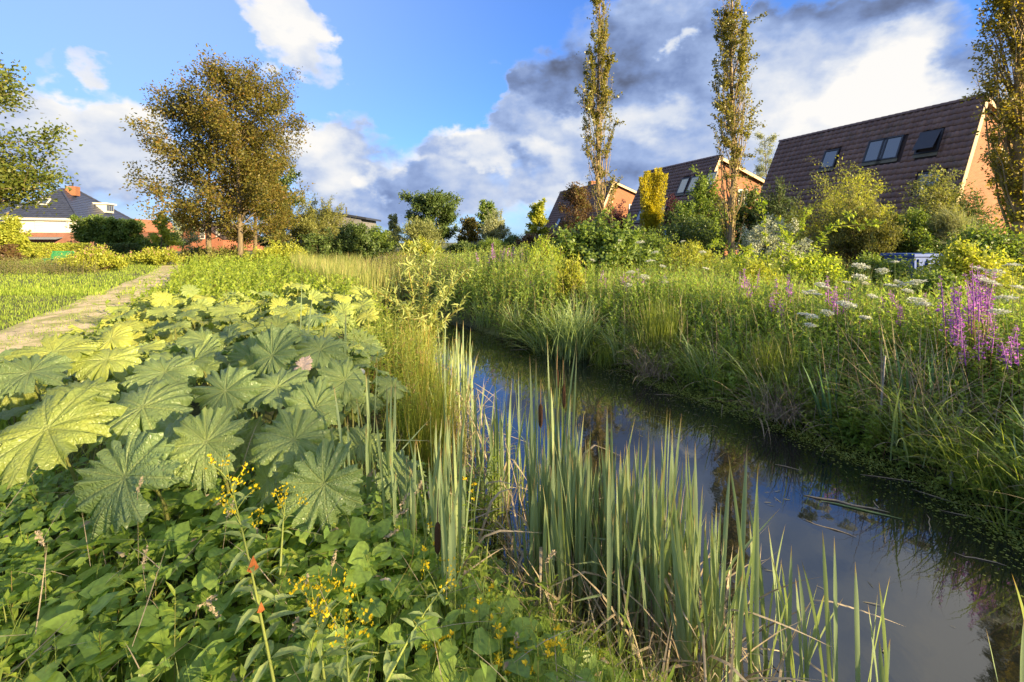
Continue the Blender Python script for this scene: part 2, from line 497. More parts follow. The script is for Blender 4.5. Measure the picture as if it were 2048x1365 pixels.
# ------------------------------------------------------------------ ground, water, path
def ground_mat():
    m, k, out = new_mat('ground')
    geo = k.n('ShaderNodeNewGeometry')
    n1 = k.noise(geo.outputs['Position'], .7, 6, .6)
    n2 = k.noise(geo.outputs['Position'], 14, 6, .65)
    c = k.ramp(n2, [(0.25, (.020, .017, .010)), (.5, (.045, .048, .018)), (.75, (.085, .098, .030))])
    c2 = k.ramp(n2, [(0.25, (.035, .045, .012)), (.5, (.11, .125, .026)), (.75, (.19, .19, .06))])
    c = k.mix(k.mr(n1, .4, .6, 0, 1), c, c2)
    p = k.n('ShaderNodeBsdfPrincipled'); k.put(p.inputs['Base Color'], c); p.inputs['Roughness'].default_value = .95
    b = k.n('ShaderNodeBump'); b.inputs['Strength'].default_value = .8; b.inputs['Distance'].default_value = .05
    k.put(b.inputs['Height'], n2); k.put(p.inputs['Normal'], b.outputs[0])
    k.t.links.new(p.outputs[0], out.inputs[0])
    return m
def axis(lo, hi, fine_lo, fine_hi, step, ratio=1.12):
    a = list(np.arange(fine_lo, fine_hi + 1e-6, step))
    s = step; x = fine_hi
    while x < hi: s *= ratio; x += s; a.append(min(x, hi))
    s = step; x = fine_lo; pre = []
    while x > lo: s *= ratio; x -= s; pre.append(max(x, lo))
    return np.array(pre[::-1] + a)
gx = axis(-900, 900, -6, 7, .15, 1.13); gy = axis(-300, 1500, -1, 15, .15, 1.13)
GX, GY = np.meshgrid(gx, gy)
GZ = ground(GX, GY)
nx, ny = len(gx), len(gy)
idx = np.arange(nx * ny).reshape(ny, nx)
mb = MB(); mb.add(np.stack([GX, GY, GZ], -1), np.stack([idx[:-1, :-1], idx[:-1, 1:], idx[1:, 1:], idx[1:, :-1]], -1).reshape(-1, 4))
tag(mb.build('ground', ground_mat()), 'grassy banks and flat ground on both sides of the ditch', kind='structure')

def water_mat():
    m, k, out = new_mat('water')
    geo = k.n('ShaderNodeNewGeometry')
    p = k.n('ShaderNodeBsdfPrincipled')
    n0 = k.noise(geo.outputs['Position'], .8, 4, .6)
    k.put(p.inputs['Base Color'], k.ramp(n0, [(.3, (.004, .006, .008)), (.7, (.010, .012, .010))]))
    p.inputs['Roughness'].default_value = .025
    p.inputs['IOR'].default_value = 2.0
    v = k.vmath('MULTIPLY', geo.outputs['Position'], (1, .6, 1))
    n1 = k.noise(v, 5, 3, .5); n2 = k.noise(v, 40, 2, .5)
    h = k.math('ADD', k.math('MULTIPLY', n1, .6), k.math('MULTIPLY', n2, .05))
    b = k.n('ShaderNodeBump'); b.inputs['Strength'].default_value = .05; b.inputs['Distance'].default_value = .03
    k.put(b.inputs['Height'], h); k.put(p.inputs['Normal'], b.outputs[0])
    k.t.links.new(p.outputs[0], out.inputs[0])
    return m
ys = np.concatenate([np.arange(-30, 20, .5), np.arange(20, 121, 2.)])
L = np.stack([xl(ys) - .8, ys, np.full_like(ys, WATER)], -1); Rr = np.stack([xr(ys) + .8, ys, np.full_like(ys, WATER)], -1)
n = len(ys)
mb = MB(); mb.add(np.concatenate([L, Rr]), np.array([(i, n + i, n + i + 1, i + 1) for i in range(n - 1)]))
tag(mb.build('water', water_mat()), 'dark still water of the ditch mirroring the sky and bank', kind='structure')

def path_mat():
    m, k, out = new_mat('path')
    geo = k.n('ShaderNodeNewGeometry')
    n1 = k.noise(geo.outputs['Position'], 1.2, 6, .65); n2 = k.noise(geo.outputs['Position'], 25, 5, .7)
    c = k.ramp(n2, [(.25, (.36, .27, .16)), (.5, (.58, .46, .29)), (.75, (.70, .58, .40))])
    c = k.mix(k.mr(n1, .44, .60, 0, .95), c, (.27, .27, .08))
    n3 = k.noise(geo.outputs['Position'], 5, 6, .7)
    c = k.mix(k.mr(n3, .55, .62, 0, .8), c, (.20, .16, .08))
    vo = k.n('ShaderNodeTexVoronoi'); k.put(vo.inputs['Vector'], geo.outputs['Position']); vo.inputs['Scale'].default_value = 22
    c = k.mix(k.mr(vo.outputs['Distance'], .12, .2, .7, 0), c, (.55, .50, .42))
    p = k.n('ShaderNodeBsdfPrincipled'); k.put(p.inputs['Base Color'], c); p.inputs['Roughness'].default_value = .95
    b = k.n('ShaderNodeBump'); b.inputs['Strength'].default_value = .5; b.inputs['Distance'].default_value = .02
    k.put(b.inputs['Height'], n2); k.put(p.inputs['Normal'], b.outputs[0])
    k.t.links.new(p.outputs[0], out.inputs[0])
    return m
PATH = np.array([(-5.5, -6), (-6.0, 0), (-7.2, 5), (-8.4, 8), (-10.6, 11.8), (-14.2, 17.5), (-19.4, 25.5), (-24.4, 33), (-36, 50), (-60, 85)], float)
def path_x(y): return np.interp(y, PATH[:, 1], PATH[:, 0])
ys = np.arange(-6, 80, .5)
pw = .72 + .15 * wob(ys, ys * .3)
mb = MB(); rows = []
for s in np.linspace(-1, 1, 9):
    x = path_x(ys) + s * (pw + .12 * wob(ys * 4 + s * 9, ys)) * 1.25
    rows.append(np.stack([x, ys, ground(x, ys) + .035 - .03 * abs(s) ** 3], -1))
n = len(ys); k_ = len(rows)
V = np.stack(rows, 0)
idx = np.arange(k_ * n).reshape(k_, n)
mb.add(V, np.stack([idx[:-1, :-1], idx[1:, :-1], idx[1:, 1:], idx[:-1, 1:]], -1).reshape(-1, 4))
tag(mb.build('path', path_mat()), 'worn sandy footpath through the grass', kind='structure')

# ------------------------------------------------------------------ houses with steep tiled roofs
M_TILE = None
def tile_mat():
    m, k, out = new_mat('roof_tile')
    oi = k.n('ShaderNodeObjectInfo'); at = k.n('ShaderNodeAttribute', attribute_name='rnd')
    geo = k.n('ShaderNodeNewGeometry')
    n1 = k.noise(geo.outputs['Position'], 1.0, 5, .65); n2 = k.noise(geo.outputs['Position'], 18, 4, .6)
    f = k.math('ADD', k.math('ADD', k.math('MULTIPLY', oi.outputs['Random'], .35), k.math('MULTIPLY', at.outputs['Fac'], .35)), k.math('MULTIPLY', n2, .35), clamp=True)
    c = k.ramp(f, [(.1, (.095, .052, .042)), (.5, (.165, .092, .074)), (.9, (.235, .138, .108))])
    c = k.mix(k.mr(n1, .52, .72, 0, .55), c, (.085, .075, .045))
    p = k.n('ShaderNodeBsdfPrincipled'); k.put(p.inputs['Base Color'], c); p.inputs['Roughness'].default_value = .55
    k.t.links.new(p.outputs[0], out.inputs[0])
    return m
M_TILE = tile_mat()
M_BRICK = brick_mat('orange_brick', (.215, .078, .036), (.26, .098, .046), (.26, .15, .09))
M_BOARD = flat_mat('cream_board', (.46, .31, .17), .5, var=.08)
M_WHITE = flat_mat('white_paint', (.56, .54, .50), .45, var=.05)
M_DARKF = flat_mat('dark_frame', (.03, .032, .04), .35)
M_GLASS = glass_mat('window_glass')
M_BLIND = flat_mat('pale_blind', (.60, .55, .42), .4, var=.06)
M_UNDER = flat_mat('roof_underlay', (.045, .03, .028), .9)
TW, TL = .30, .345
def tile_shape():
    us = np.linspace(0, 1, 7)
    prof = np.array([.012, .045, .052, .030, .008, .004, .016])
    V = []
    for v, dz in ((0, .0), (1.06, .028)):            # v runs down the slope, the lower edge rides on the next course
        for u, h in zip(us, prof): V.append((u * TW * 1.02, -v * TL, h + dz))
    for u, h in zip(us, prof): V.append((u * TW * 1.02, -1.06 * TL, h + .004))
    q = [(i, i + 7, i + 8, i + 1) for i in range(6)] + [(7 + i, 14 + i, 15 + i, 8 + i) for i in range(6)]
    return np.array(V, np.float32), [np.array(q)]
TILE = tile_shape()
RA = R(21.7)       # the ridges run away to the left
def house(name, label, near, far_len, win_px, single_tiles, HR=8.5):
    """near: foot of the ridge at the near gable. local x: right, y: along the ridge away, z: up"""
    g = .45
    root = thing(name, label, 'house', (near[0], near[1], 0), RA)
    Lh = far_len
    xe = -4.05; slope = atan2(HR - .45, -xe)            # steep side
    xw = 5.35; zr = HR - 1.85                            # shallow side
    # walls
    m = MB(); prism(m, [(xe + .35, -.6), (xe + .35, .75), (-.08, HR - .35), (0, HR - .27), (.2, HR - .33), (4.9, zr - .02), (4.9, -.6)], .30, Lh - .3)
    m.build('wall', M_BRICK, root, smooth=False)
    # roof deck: steep side and shallow side
    sl = hypot(HR - .45, xe)
    d = np.array([xe, 0, .45 - HR]) / sl               # down the steep slope
    nrm_ = np.array([d[2], 0, -d[0]])                  # outward normal of the steep slope
    nrm_ = nrm_ if nrm_[0] < 0 else -nrm_
    M1 = Matrix(((0, -d[0], nrm_[0], 0), (1, 0, 0, 0), (0, -d[2], nrm_[2], HR), (0, 0, 0, 1)))   # x: along ridge, y: up the slope, z: out
    roof = MB(); box(roof, (0, -sl, -.12), (Lh, -.02, -.01), M=M1)
    d2 = np.array([xw, 0, zr - HR]); l2 = np.linalg.norm(d2); d2 /= l2
    n2 = np.array([-d2[2], 0, d2[0]])
    M2 = Matrix(((0, -d2[0], n2[0], 0), (-1, 0, 0, Lh), (0, -d2[2], n2[2], HR), (0, 0, 0, 1)))
    box(roof, (0, -l2, -.12), (Lh, -.02, .03), M=M2)
    ro = roof.build('roof', M_UNDER, root, smooth=False)
    # ridge caps
    rc = MB()
    nrc = int(Lh / .33)
    for i in range(nrc):
        y0 = i * Lh / nrc; y1 = (i + 1.12) * Lh / nrc
        an = np.linspace(-.2, pi + .2, 7)
        V = [(.13 * cos(a), y, HR - .02 + .13 * sin(a) + (0.02 if j else 0)) for j, y in enumerate((y0, min(y1, Lh)))for a in an]
        rc.add(V, np.array([(q, q + 1, q + 8, q + 7) for q in range(6)]), U(0, 1))
    rc.build('ridge_tiles', M_TILE, ro)
    # roof windows: corners given where they show in the photograph, met with the real roof plane
    Mw = Matrix.Translation((near[0], near[1], 0)) @ Matrix.Rotation(RA, 4, 'Z') @ M1
    Mi = Mw.inverted()
    def on_roof(px, py):
        o = Mi @ Vector((0, 0, EYE)); dv = Mi.to_3x3() @ Vector(((px - 1024) / FPX, 1, (HOR - py) / FPX))
        t = -o.z / dv.z
        q = o + dv * t
        return q.x, q.y
    rects = []
    for (px, py, w, h, kind) in win_px:
        u, v = on_roof(px, py)
        rects.append((u - w / 2, v - h / 2, u + w / 2, v + h / 2))
        wm = MB(); fr = .075
        for lo, hi in (((u - w / 2, v - h / 2, 0), (u + w / 2, v - h / 2 + fr, .11)), ((u - w / 2, v + h / 2 - fr, 0), (u + w / 2, v + h / 2, .12)),
                       ((u - w / 2, v - h / 2 + fr, 0), (u - w / 2 + fr, v + h / 2 - fr, .115)), ((u + w / 2 - fr, v - h / 2 + fr, 0), (u + w / 2, v + h / 2 - fr, .115))):
            box(wm, lo, hi, M=M1)
        wo = wm.build('window', M_DARKF, ro, smooth=False)
        pm = MB(); 
        if kind == 'open':
            T = M1 @ Matrix.Translation((u, v + h / 2 - .1, .12)) @ Matrix.Rotation(R(-13), 4, 'X')
            box(pm, (-w / 2 + .06, -h + .12, 0), (w / 2 - .06, 0, .03), M=T)
            pm.build('pane', M_DARKF, wo, smooth=False)
        else:
            box(pm, (u - w / 2 + fr, v - h / 2 + fr, 0), (u + w / 2 - fr, v + h / 2 - fr, .085), M=M1)
            pm.build('pane', M_BLIND if kind == 'blind' else M_GLASS, wo, smooth=False)
        am = MB(); box(am, (u - w / 2 - .02, v - h / 2 - .2, .045), (u + w / 2 + .02, v - h / 2 - .004, .075), M=M1)
        am.build('flashing', flashing, wo, smooth=False)
    # tiles, course by course
    rows = int(sl / TL); cols = int(Lh / TW)
    tm = bpy.data.meshes
    cells = []
    for r in range(rows):
        for c in range(cols):
            u = c * Lh / cols; v = -r * TL - .03
            if any(a - TW * .6 < u + TW * .35 < b + TW * .1 - .02 and e - .15 < v - TL / 2 < f + .1 for a, e, b, f in rects): continue
            cells.append((u, v, r, c))
    cells.sort(key=lambda q: q[3] * .30 + q[2] * .30)
    near_cells = cells[:single_tiles]; rest = cells[single_tiles:]
    T3 = np.array(M1.to_3x3()); tr = np.array(M1.translation)
    if near_cells:
        variants = []
        for i in range(5):
            q = MB(); V = TILE[0].copy(); V[:, 2] += NRM(0, .0015, len(V)); q.add(V @ T3.T, TILE[1], U(0, 1)); variants.append(q.mesh('roof_tile', M_TILE, True))
        for (u, v, r, c) in near_cells:
            o = bpy.data.objects.new('roof_tile', variants[rng.integers(5)]); link(o, ro)
            o.location = M1 @ Vector((u, v, NRM(0, .003)))
    if rest:
        q = MB(); a = np.array([(u, v, NRM(0, .003)) for u, v, r, c in rest])
        Wp = a @ T3.T + tr
        inst(q, TILE, Wp, np.broadcast_to(T3, (len(a), 3, 3)), np.ones(len(a)), U(0, 1, len(a)))
        tag(q.build('roof_tiles', M_TILE, ro), kind='stuff')
    # barge boards on the near gable
    for (dx, dz, ln, nm) in ((d[0], d[2], sl, 0), (d2[0], d2[2], l2, 1)):
        bm_ = MB()
        nn = np.array([-dz, 0, dx]) if nm else np.array([dz, 0, -dx])
        if nn[2] < 0: nn = -nn
        a = np.array([0, 0, HR - .02]); b = a + np.array([dx, 0, dz]) * ln
        lo = -.24 * nn
        pts = [a, b, b + lo, a + lo]
        V = [p + np.array([0, -.045, 0]) for p in pts] + [p + np.array([0, -.005, 0]) for p in pts]
        bm_.add(V, np.array([(0, 1, 2, 3), (7, 6, 5, 4), (0, 4, 5, 1), (1, 5, 6, 2), (2, 6, 7, 3), (3, 7, 4, 0)]))
        bm_.build('barge_board', M_BOARD, root, smooth=False)
    sf = MB(); box(sf, (0, -l2, -.17), (.30, -.02, -.125), M=M2 @ Matrix.Translation((Lh - .305, 0, 0)))
    sf.build('soffit', M_BOARD, root, smooth=False)
    # window in the near gable
    for (gx0, gz0, gw, gh) in ((2.2, HR - 3.9, 1.1, 1.35),):
        f = MB()
        fr = .09
        for lo, hi in (((gx0, .2, gz0), (gx0 + gw, .33, gz0 + fr)), ((gx0, .2, gz0 + gh - fr), (gx0 + gw, .33, gz0 + gh)), ((gx0, .2, gz0 + fr), (gx0 + fr, .33, gz0 + gh - fr)), ((gx0 + gw - fr, .2, gz0 + fr), (gx0 + gw, .33, gz0 + gh - fr)), ((gx0 + gw * .55, .2, gz0 + fr), (gx0 + gw * .55 + .06, .33, gz0 + gh - fr))):
            box(f, lo, hi)
        fo = f.build('window', M_WHITE, root, smooth=False)
        p = MB(); box(p, (gx0 + fr, .25, gz0 + fr), (gx0 + gw - fr, .296, gz0 + gh - fr)); p.build('pane', M_GLASS, fo, smooth=False)
    v = MB(); box(v, (4.2, .24, zr - .75), (4.5, .31, zr - .5)); v.build('vent_brick', M_DARKF, root, smooth=False)
    gt = MB(); box(gt, (xw - .05, -.02, zr - .16), (xw + .1, Lh, zr - .03)); gt.build('gutter', M_BOARD, root, smooth=False)
    return root
flashing = flat_mat('lead_flashing', (.12, .11, .075), .6)
house('tiled_house', 'near house with a huge dark tiled slope, four roof windows and an orange brick gable', (22.3, 21.4), 10.6,
      [(1660, 320, .85, 1.25, 'glass'), (1752, 303, .95, 1.4, 'glass'), (1782, 298, .95, 1.4, 'glass'), (1859, 286, .95, 1.3, 'open'), (1858, 366, .9, 1.1, 'glass')], 300)
house('tiled_house', 'second tiled house, behind the glossy shrub, with three pale roof windows', (16.6, 36.3), 9.3,
      [(1367, 373, .95, 1.5, 'blind'), (1387, 370, .95, 1.5, 'blind'), (1421, 362, .95, 1.5, 'blind'), (1281, 432, .8, 1.2, 'glass'), (1325, 424, .8, 1.2, 'glass')], 0)
h1 = house('tiled_house', 'farthest tiled house with its brick gable showing right of the first poplar', (11.4, 51.0), 12.8,
      [(1152, 402, .9, 1.3, 'glass'), (1117, 446, .9, 1.3, 'glass'), (1175, 398, .9, 1.3, 'glass')], 0)
m = MB(); box(m, (.8, 6, 7.6), (1.6, 6.7, 9.3)); m.build('chimney', M_BRICK, h1, smooth=False)

# ------------------------------------------------------------------ the villa on the left and its neighbours
M_SLATE = flat_mat('blue_black_tile', (.032, .037, .062), .35, var=.3, scale=3)
M_VBRICK = brick_mat('brown_brick', (.17, .065, .045), (.22, .085, .055), (.20, .14, .11))
M_RENDER = flat_mat('white_render', (.52, .49, .44), .7, var=.05)
M_AWN = flat_mat('grey_awning', (.16, .18, .22), .6)
def hip_roof(mb_, x0, x1, y0, y1, z0, zt, ry0, ry1):
    xm = (x0 + x1) / 2
    V = [(x0, y0, z0), (x1, y0, z0), (x1, y1, z0), (x0, y1, z0), (xm, ry0, zt), (xm, ry1, zt)]
    mb_.add(V, [np.array([(0, 1, 4), (2, 3, 5)]), np.array([(1, 2, 5, 4), (3, 0, 4, 5)]), np.array([(3, 2, 1, 0)])])
def courses(mb_, a, b, c, d, n):
    """raised tile courses on the roof plane a-b (eave) to d-c (top)"""
    a, b, c, d = map(np.array, (a, b, c, d))
    nn = np.cross(b - a, d - a); nn = nn / np.linalg.norm(nn)
    for i in range(n):
        t0 = i / n; t1 = (i + 1) / n
        L0 = a + (d - a) * t0; R0 = b + (c - b) * t0; L1 = a + (d - a) * t1; R1 = b + (c - b) * t1
        mb_.add([L0 + nn * .07, R0 + nn * .07, R1 + nn * .03, L1 + nn * .03, L0 + nn * .012, R0 + nn * .012], np.array([(0, 1, 2, 3), (4, 5, 1, 0)]), U(0, 1))
def villa(label, loc):
    v = thing('villa', label, 'house', loc, R(17))
    W, D = 8.4, 16.5
    m = MB(); box(m, (-W + .5, .5, 2.9), (-.5, D - .5, 4.55)); m.build('white_wall', M_RENDER, v, smooth=False)
    m = MB(); box(m, (-W + .5, .5, -.6), (-.5, D - .5, 2.897)); m.build('brick_wall', M_VBRICK, v, smooth=False)
    m = MB(); box(m, (-W, 0, 4.55), (0, D, 4.8)); box(m, (-W - .1, -.1, 4.68), (.1, D + .1, 4.86)); m.build('eaves_board', M_WHITE, v, smooth=False)
    m = MB(); hip_roof(m, -W - .05, .05, -.05, D + .05, 4.865, 9.2, 4.6, 9.0); r = m.build('roof', M_SLATE, v, smooth=False)
    m = MB(); xm = -W / 2
    courses(m, (-W - .05, -.05, 4.9), (.05, -.05, 4.9), (xm, 4.6, 9.2), (xm, 4.6, 9.2), 15)
    courses(m, (.05, -.05, 4.9), (.05, D + .05, 4.9), (xm, 9.0, 9.2), (xm, 4.6, 9.2), 15)
    tag(m.build('tile_courses', M_SLATE, r, smooth=False), kind='stuff')
    for a, b in (((.05, -.05, 4.95), (xm, 4.6, 9.27)), ((-W - .05, -.05, 4.95), (xm, 4.6, 9.27)), ((xm, 4.6, 9.27), (xm, 9.0, 9.27)), ((.05, D + .05, 4.95), (xm, 9.0, 9.27))):
        m = MB(); tubes(m, np.linspace(a, b, 26)[None], .12 + .03 * (np.arange(26) % 2), 6); m.build('hip_ridge', M_SLATE, r)
    m = MB(); box(m, (xm + .1, 5.3, 8.4), (xm + 1.3, 6.4, 9.75)); ch = m.build('chimney', M_BRICK, r, smooth=False)
    m = MB(); tubes(m, np.array([[(xm + .7, 5.8, 9.7), (xm + .7, 5.8, 10.1), (xm + .7, 5.8, 10.3)]]), np.array([[.1, .1, .18]]), 8); m.build('chimney_pot', M_DARKF, ch)
    # dormer on the right slope
    dm = MB(); box(dm, (-2.5, 9.0, 6.2), (-.95, 11.2, 7.45)); dd = dm.build('dormer', M_RENDER, r, smooth=False)
    dm = MB(); box(dm, (-3.0, 8.75, 7.453), (-.65, 11.45, 7.68)); dm.build('dormer_roof', M_WHITE, dd, smooth=False)
    for i in range(3):
        dm = MB(); box(dm, (-.95, 9.2 + i * .65, 6.5), (-.91, 9.72 + i * .65, 7.3)); dm.build('pane', M_GLASS, dd, smooth=False)
    # skylight on the front slope
    dz = (9.2 - 4.9) / 4.65
    sk = MB(); y0 = 2.3; z0 = 4.9 + (y0 + .05) * dz
    T = Matrix.Translation((-4.9, y0, z0 + .09)) @ Matrix.Rotation(atan(dz), 4, 'X')
    box(sk, (-.55, -.65, 0), (.55, .65, .09), M=T); so = sk.build('window', M_WHITE, r, smooth=False)
    sk = MB(); box(sk, (-.42, -.52, .092), (.42, .52, .11), M=T); sk.build('pane', M_GLASS, so, smooth=False)
    # louvred shutters on the white wall
    for x in (-7.7, -4.3, -.95):
        f = MB()
        for i in range(7): box(f, (x - .55, .42, 3.0 + i * .21), (x + .35, .49, 3.15 + i * .21))
        f.build('shutter', M_WHITE, v, smooth=False)
    for y in (3.2, 7.5, 11.8):
        f = MB(); box(f, (-.49, y, 3.1), (-.42, y + 1.3, 4.3)); fo = f.build('window', M_WHITE, v, smooth=False)
        f = MB(); box(f, (-.415, y + .1, 3.2), (-.405, y + 1.2, 4.2)); f.build('pane', M_GLASS, fo, smooth=False)
    f = MB(); box(f, (-6.6, -.9, 1.9), (-1.7, .49, 2.0), M=Matrix.Translation((0, 0, .25)) @ Matrix.Rotation(R(9), 4, 'X')); f.build('awning', M_AWN, v, smooth=False)
    return v
villa('white and brown brick villa with a dark hipped roof, brick chimney and dormer', (-59.2, 62.0, 0))
villa('neighbouring villa of the same white and brick kind, partly outside the picture', (-73.5, 64.5, -.35))

def block(name, label, px0, px1, pytop, y, depth, mat, roof='gable', ridge_up=2.2, rz=0, roofmat=None, windows=(), cat='house', fascia=None):
    x0, x1 = at(px0, y), at(px1, y); w = x1 - x0; H = zat(pytop, y)
    v = thing(name, label, cat, ((x0 + x1) / 2, y, 0), rz)
    m = MB()
    if roof == 'gable': prism(m, [(-w / 2, -.6), (-w / 2, H - ridge_up), (0, H), (w / 2, H - ridge_up), (w / 2, -.6)], 0, depth)
    elif roof == 'mono': prism(m, [(-w / 2, -.6), (-w / 2, H), (w / 2, H - ridge_up), (w / 2, -.6)], 0, depth)
    else: box(m, (-w / 2, 0, -.6), (w / 2, depth, H))
    m.build('wall', mat, v, smooth=False)
    rm = MB()
    if roof == 'gable':
        for s in (-1, 1):
            p = [(0, H + .02), (s * (w / 2 + .25), H - ridge_up - .1), (s * (w / 2 + .25), H - ridge_up + .08), (0, H + .2)]
            prism(rm, p if s < 0 else p[::-1], -.2, depth + .2)
    elif roof == 'mono':
        sl = ridge_up / w
        prism(rm, [(-w / 2 - .1, H + .02), (w / 2 + .9, H - ridge_up - .9 * sl + .02), (w / 2 + .9, H - ridge_up - .9 * sl + .35), (-w / 2 - .1, H + .35)], -.3, depth)
    else: box(rm, (-w / 2 - .12, -.12, H + .002), (w / 2 + .12, depth, H + .25))
    rm.build('roof', roofmat or M_UNDER, v, smooth=False)
    for (wx, wz, ww, wh) in windows:
        f = MB(); box(f, (wx - ww / 2, -.05, wz), (wx + ww / 2, .02, wz + wh)); fo = f.build('window', M_WHITE, v, smooth=False)
        f = MB(); box(f, (wx - ww / 2 + .12, -.06, wz + .12), (wx + ww / 2 - .12, -.052, wz + wh - .12)); f.build('pane', M_GLASS, fo, smooth=False)
    return v
M_RBRICK = brick_mat('red_brick', (.24, .075, .04), (.28, .095, .05), (.27, .16, .10))
M_GREY = flat_mat('grey_cladding', (.16, .155, .16), .6)
block('brick_house', 'orange brick house with small white windows behind the alder trunks', 338, 446, 444, 84, 14, M_RBRICK, 'gable', 3.2, 0, M_UNDER, ((1.2, 2.2, .9, 2.2), (4.0, 2.6, .6, 1.6)))
block('brick_house', 'brick house with a steep red gable right of the dark villa roof', 236, 296, 440, 95, 10, M_RBRICK, 'gable', 4.0, 0, M_RBRICK)
block('brick_house', 'low flat roofed brown brick building in the gap between villa and alders', 280, 345, 466, 90, 8, M_VBRICK, 'flat', 0, 0, M_RBRICK)
b = block('grey_house', 'grey clad house with a sloping dark roof rising behind the willow bushes', 640, 722, 424, 72, 8, M_GREY, 'mono', 1.1, 0, M_DARKF, ((2.2, 2.6, 1.6, 1.3),))
m = MB(); tubes(m, np.array([[(.2, 2, 5), (.2, 2, 7.3)]]), .12, 8); m.build('flue_pipe', M_DARKF, b)
M_SHED = flat_mat('blue_grey_panel', (.30, .36, .46), .5)
v = thing('garden_shed', 'pale blue grey panelled shed between the far garden trees', 'shed', (at(940, 58), 58, 0))
m = MB(); box(m, (-1.6, 0, -.5), (1.6, 2.5, 1.95)); m.build('wall', M_SHED, v, smooth=False)
m = MB(); box(m, (-1.75, -.15, 1.955), (1.75, 2.6, 2.05)); m.build('roof', M_DARKF, v, smooth=False)
for i in range(5):
    m = MB(); box(m, (-1.56 + i * .78 - .04, -.05, -.4), (-1.56 + i * .78 + .04, -.004, 1.95)); m.build('post', M_DARKF, v, smooth=False)
# ------------------------------------------------------------------ trees and shrubs
BARK = bark_mat('bark', (.06, .045, .03), (.20, .15, .09))
BARK_P = bark_mat('poplar_bark', (.17, .12, .06), (.38, .28, .15))
TWIG = flat_mat('twig', (.13, .09, .045), .8, var=.3)
G = {}
G['alder'] = leaf_mat('alder_leaf', (.050, .062, .013), (.125, .100, .020), .40, .5, c2=(.165, .085, .025))
G['alder_l'] = leaf_mat('alder_leaf_left', (.042, .068, .014), (.105, .12, .022), .40, .5, c2=(.18, .14, .03))
G['poplar'] = leaf_mat('poplar_leaf', (.070, .078, .018), (.16, .15, .028), .38, .38, c2=(.23, .17, .035), spec=.6)
G['willow'] = leaf_mat('willow_leaf', (.09, .11, .035), (.19, .20, .075), .38, .5)
G['dark'] = leaf_mat('dark_leaf', (.035, .060, .018), (.085, .120, .032), .35, .45)
G['olive'] = leaf_mat('olive_leaf', (.075, .085, .024), (.17, .17, .045), .38, .5)
G['mid'] = leaf_mat('mid_green_leaf', (.06, .10, .022), (.15, .20, .045), .42, .45)
G['lime'] = leaf_mat('lime_leaf', (.14, .18, .025), (.31, .31, .05), .45, .45)
G['gold'] = leaf_mat('golden_leaf', (.16, .16, .015), (.36, .31, .02), .45, .5)
G['red'] = leaf_mat('dark_red_leaf', (.06, .022, .022), (.11, .085, .03), .35, .45, c2=(.13, .15, .035), tcol=(1.6, 1.2, .8))
G['purple'] = leaf_mat('purple_leaf', (.028, .012, .020), (.075, .028, .040), .35, .45, tcol=(1.8, .8, 1))
G['silver'] = leaf_mat('silver_leaf', (.17, .20, .17), (.42, .44, .38), .3, .6)
G['conifer'] = leaf_mat('conifer_needle', (.025, .045, .018), (.075, .105, .030), .2, .6)
G['grey'] = leaf_mat('grey_willow_leaf', (.12, .14, .075), (.26, .27, .16), .35, .5)
G['rose'] = leaf_mat('rose_leaf', (.13, .20, .025), (.30, .33, .05), .48, .42)
G['pink'] = flat_mat('dusty_pink_flower', (.40, .19, .22), .7, var=.3)

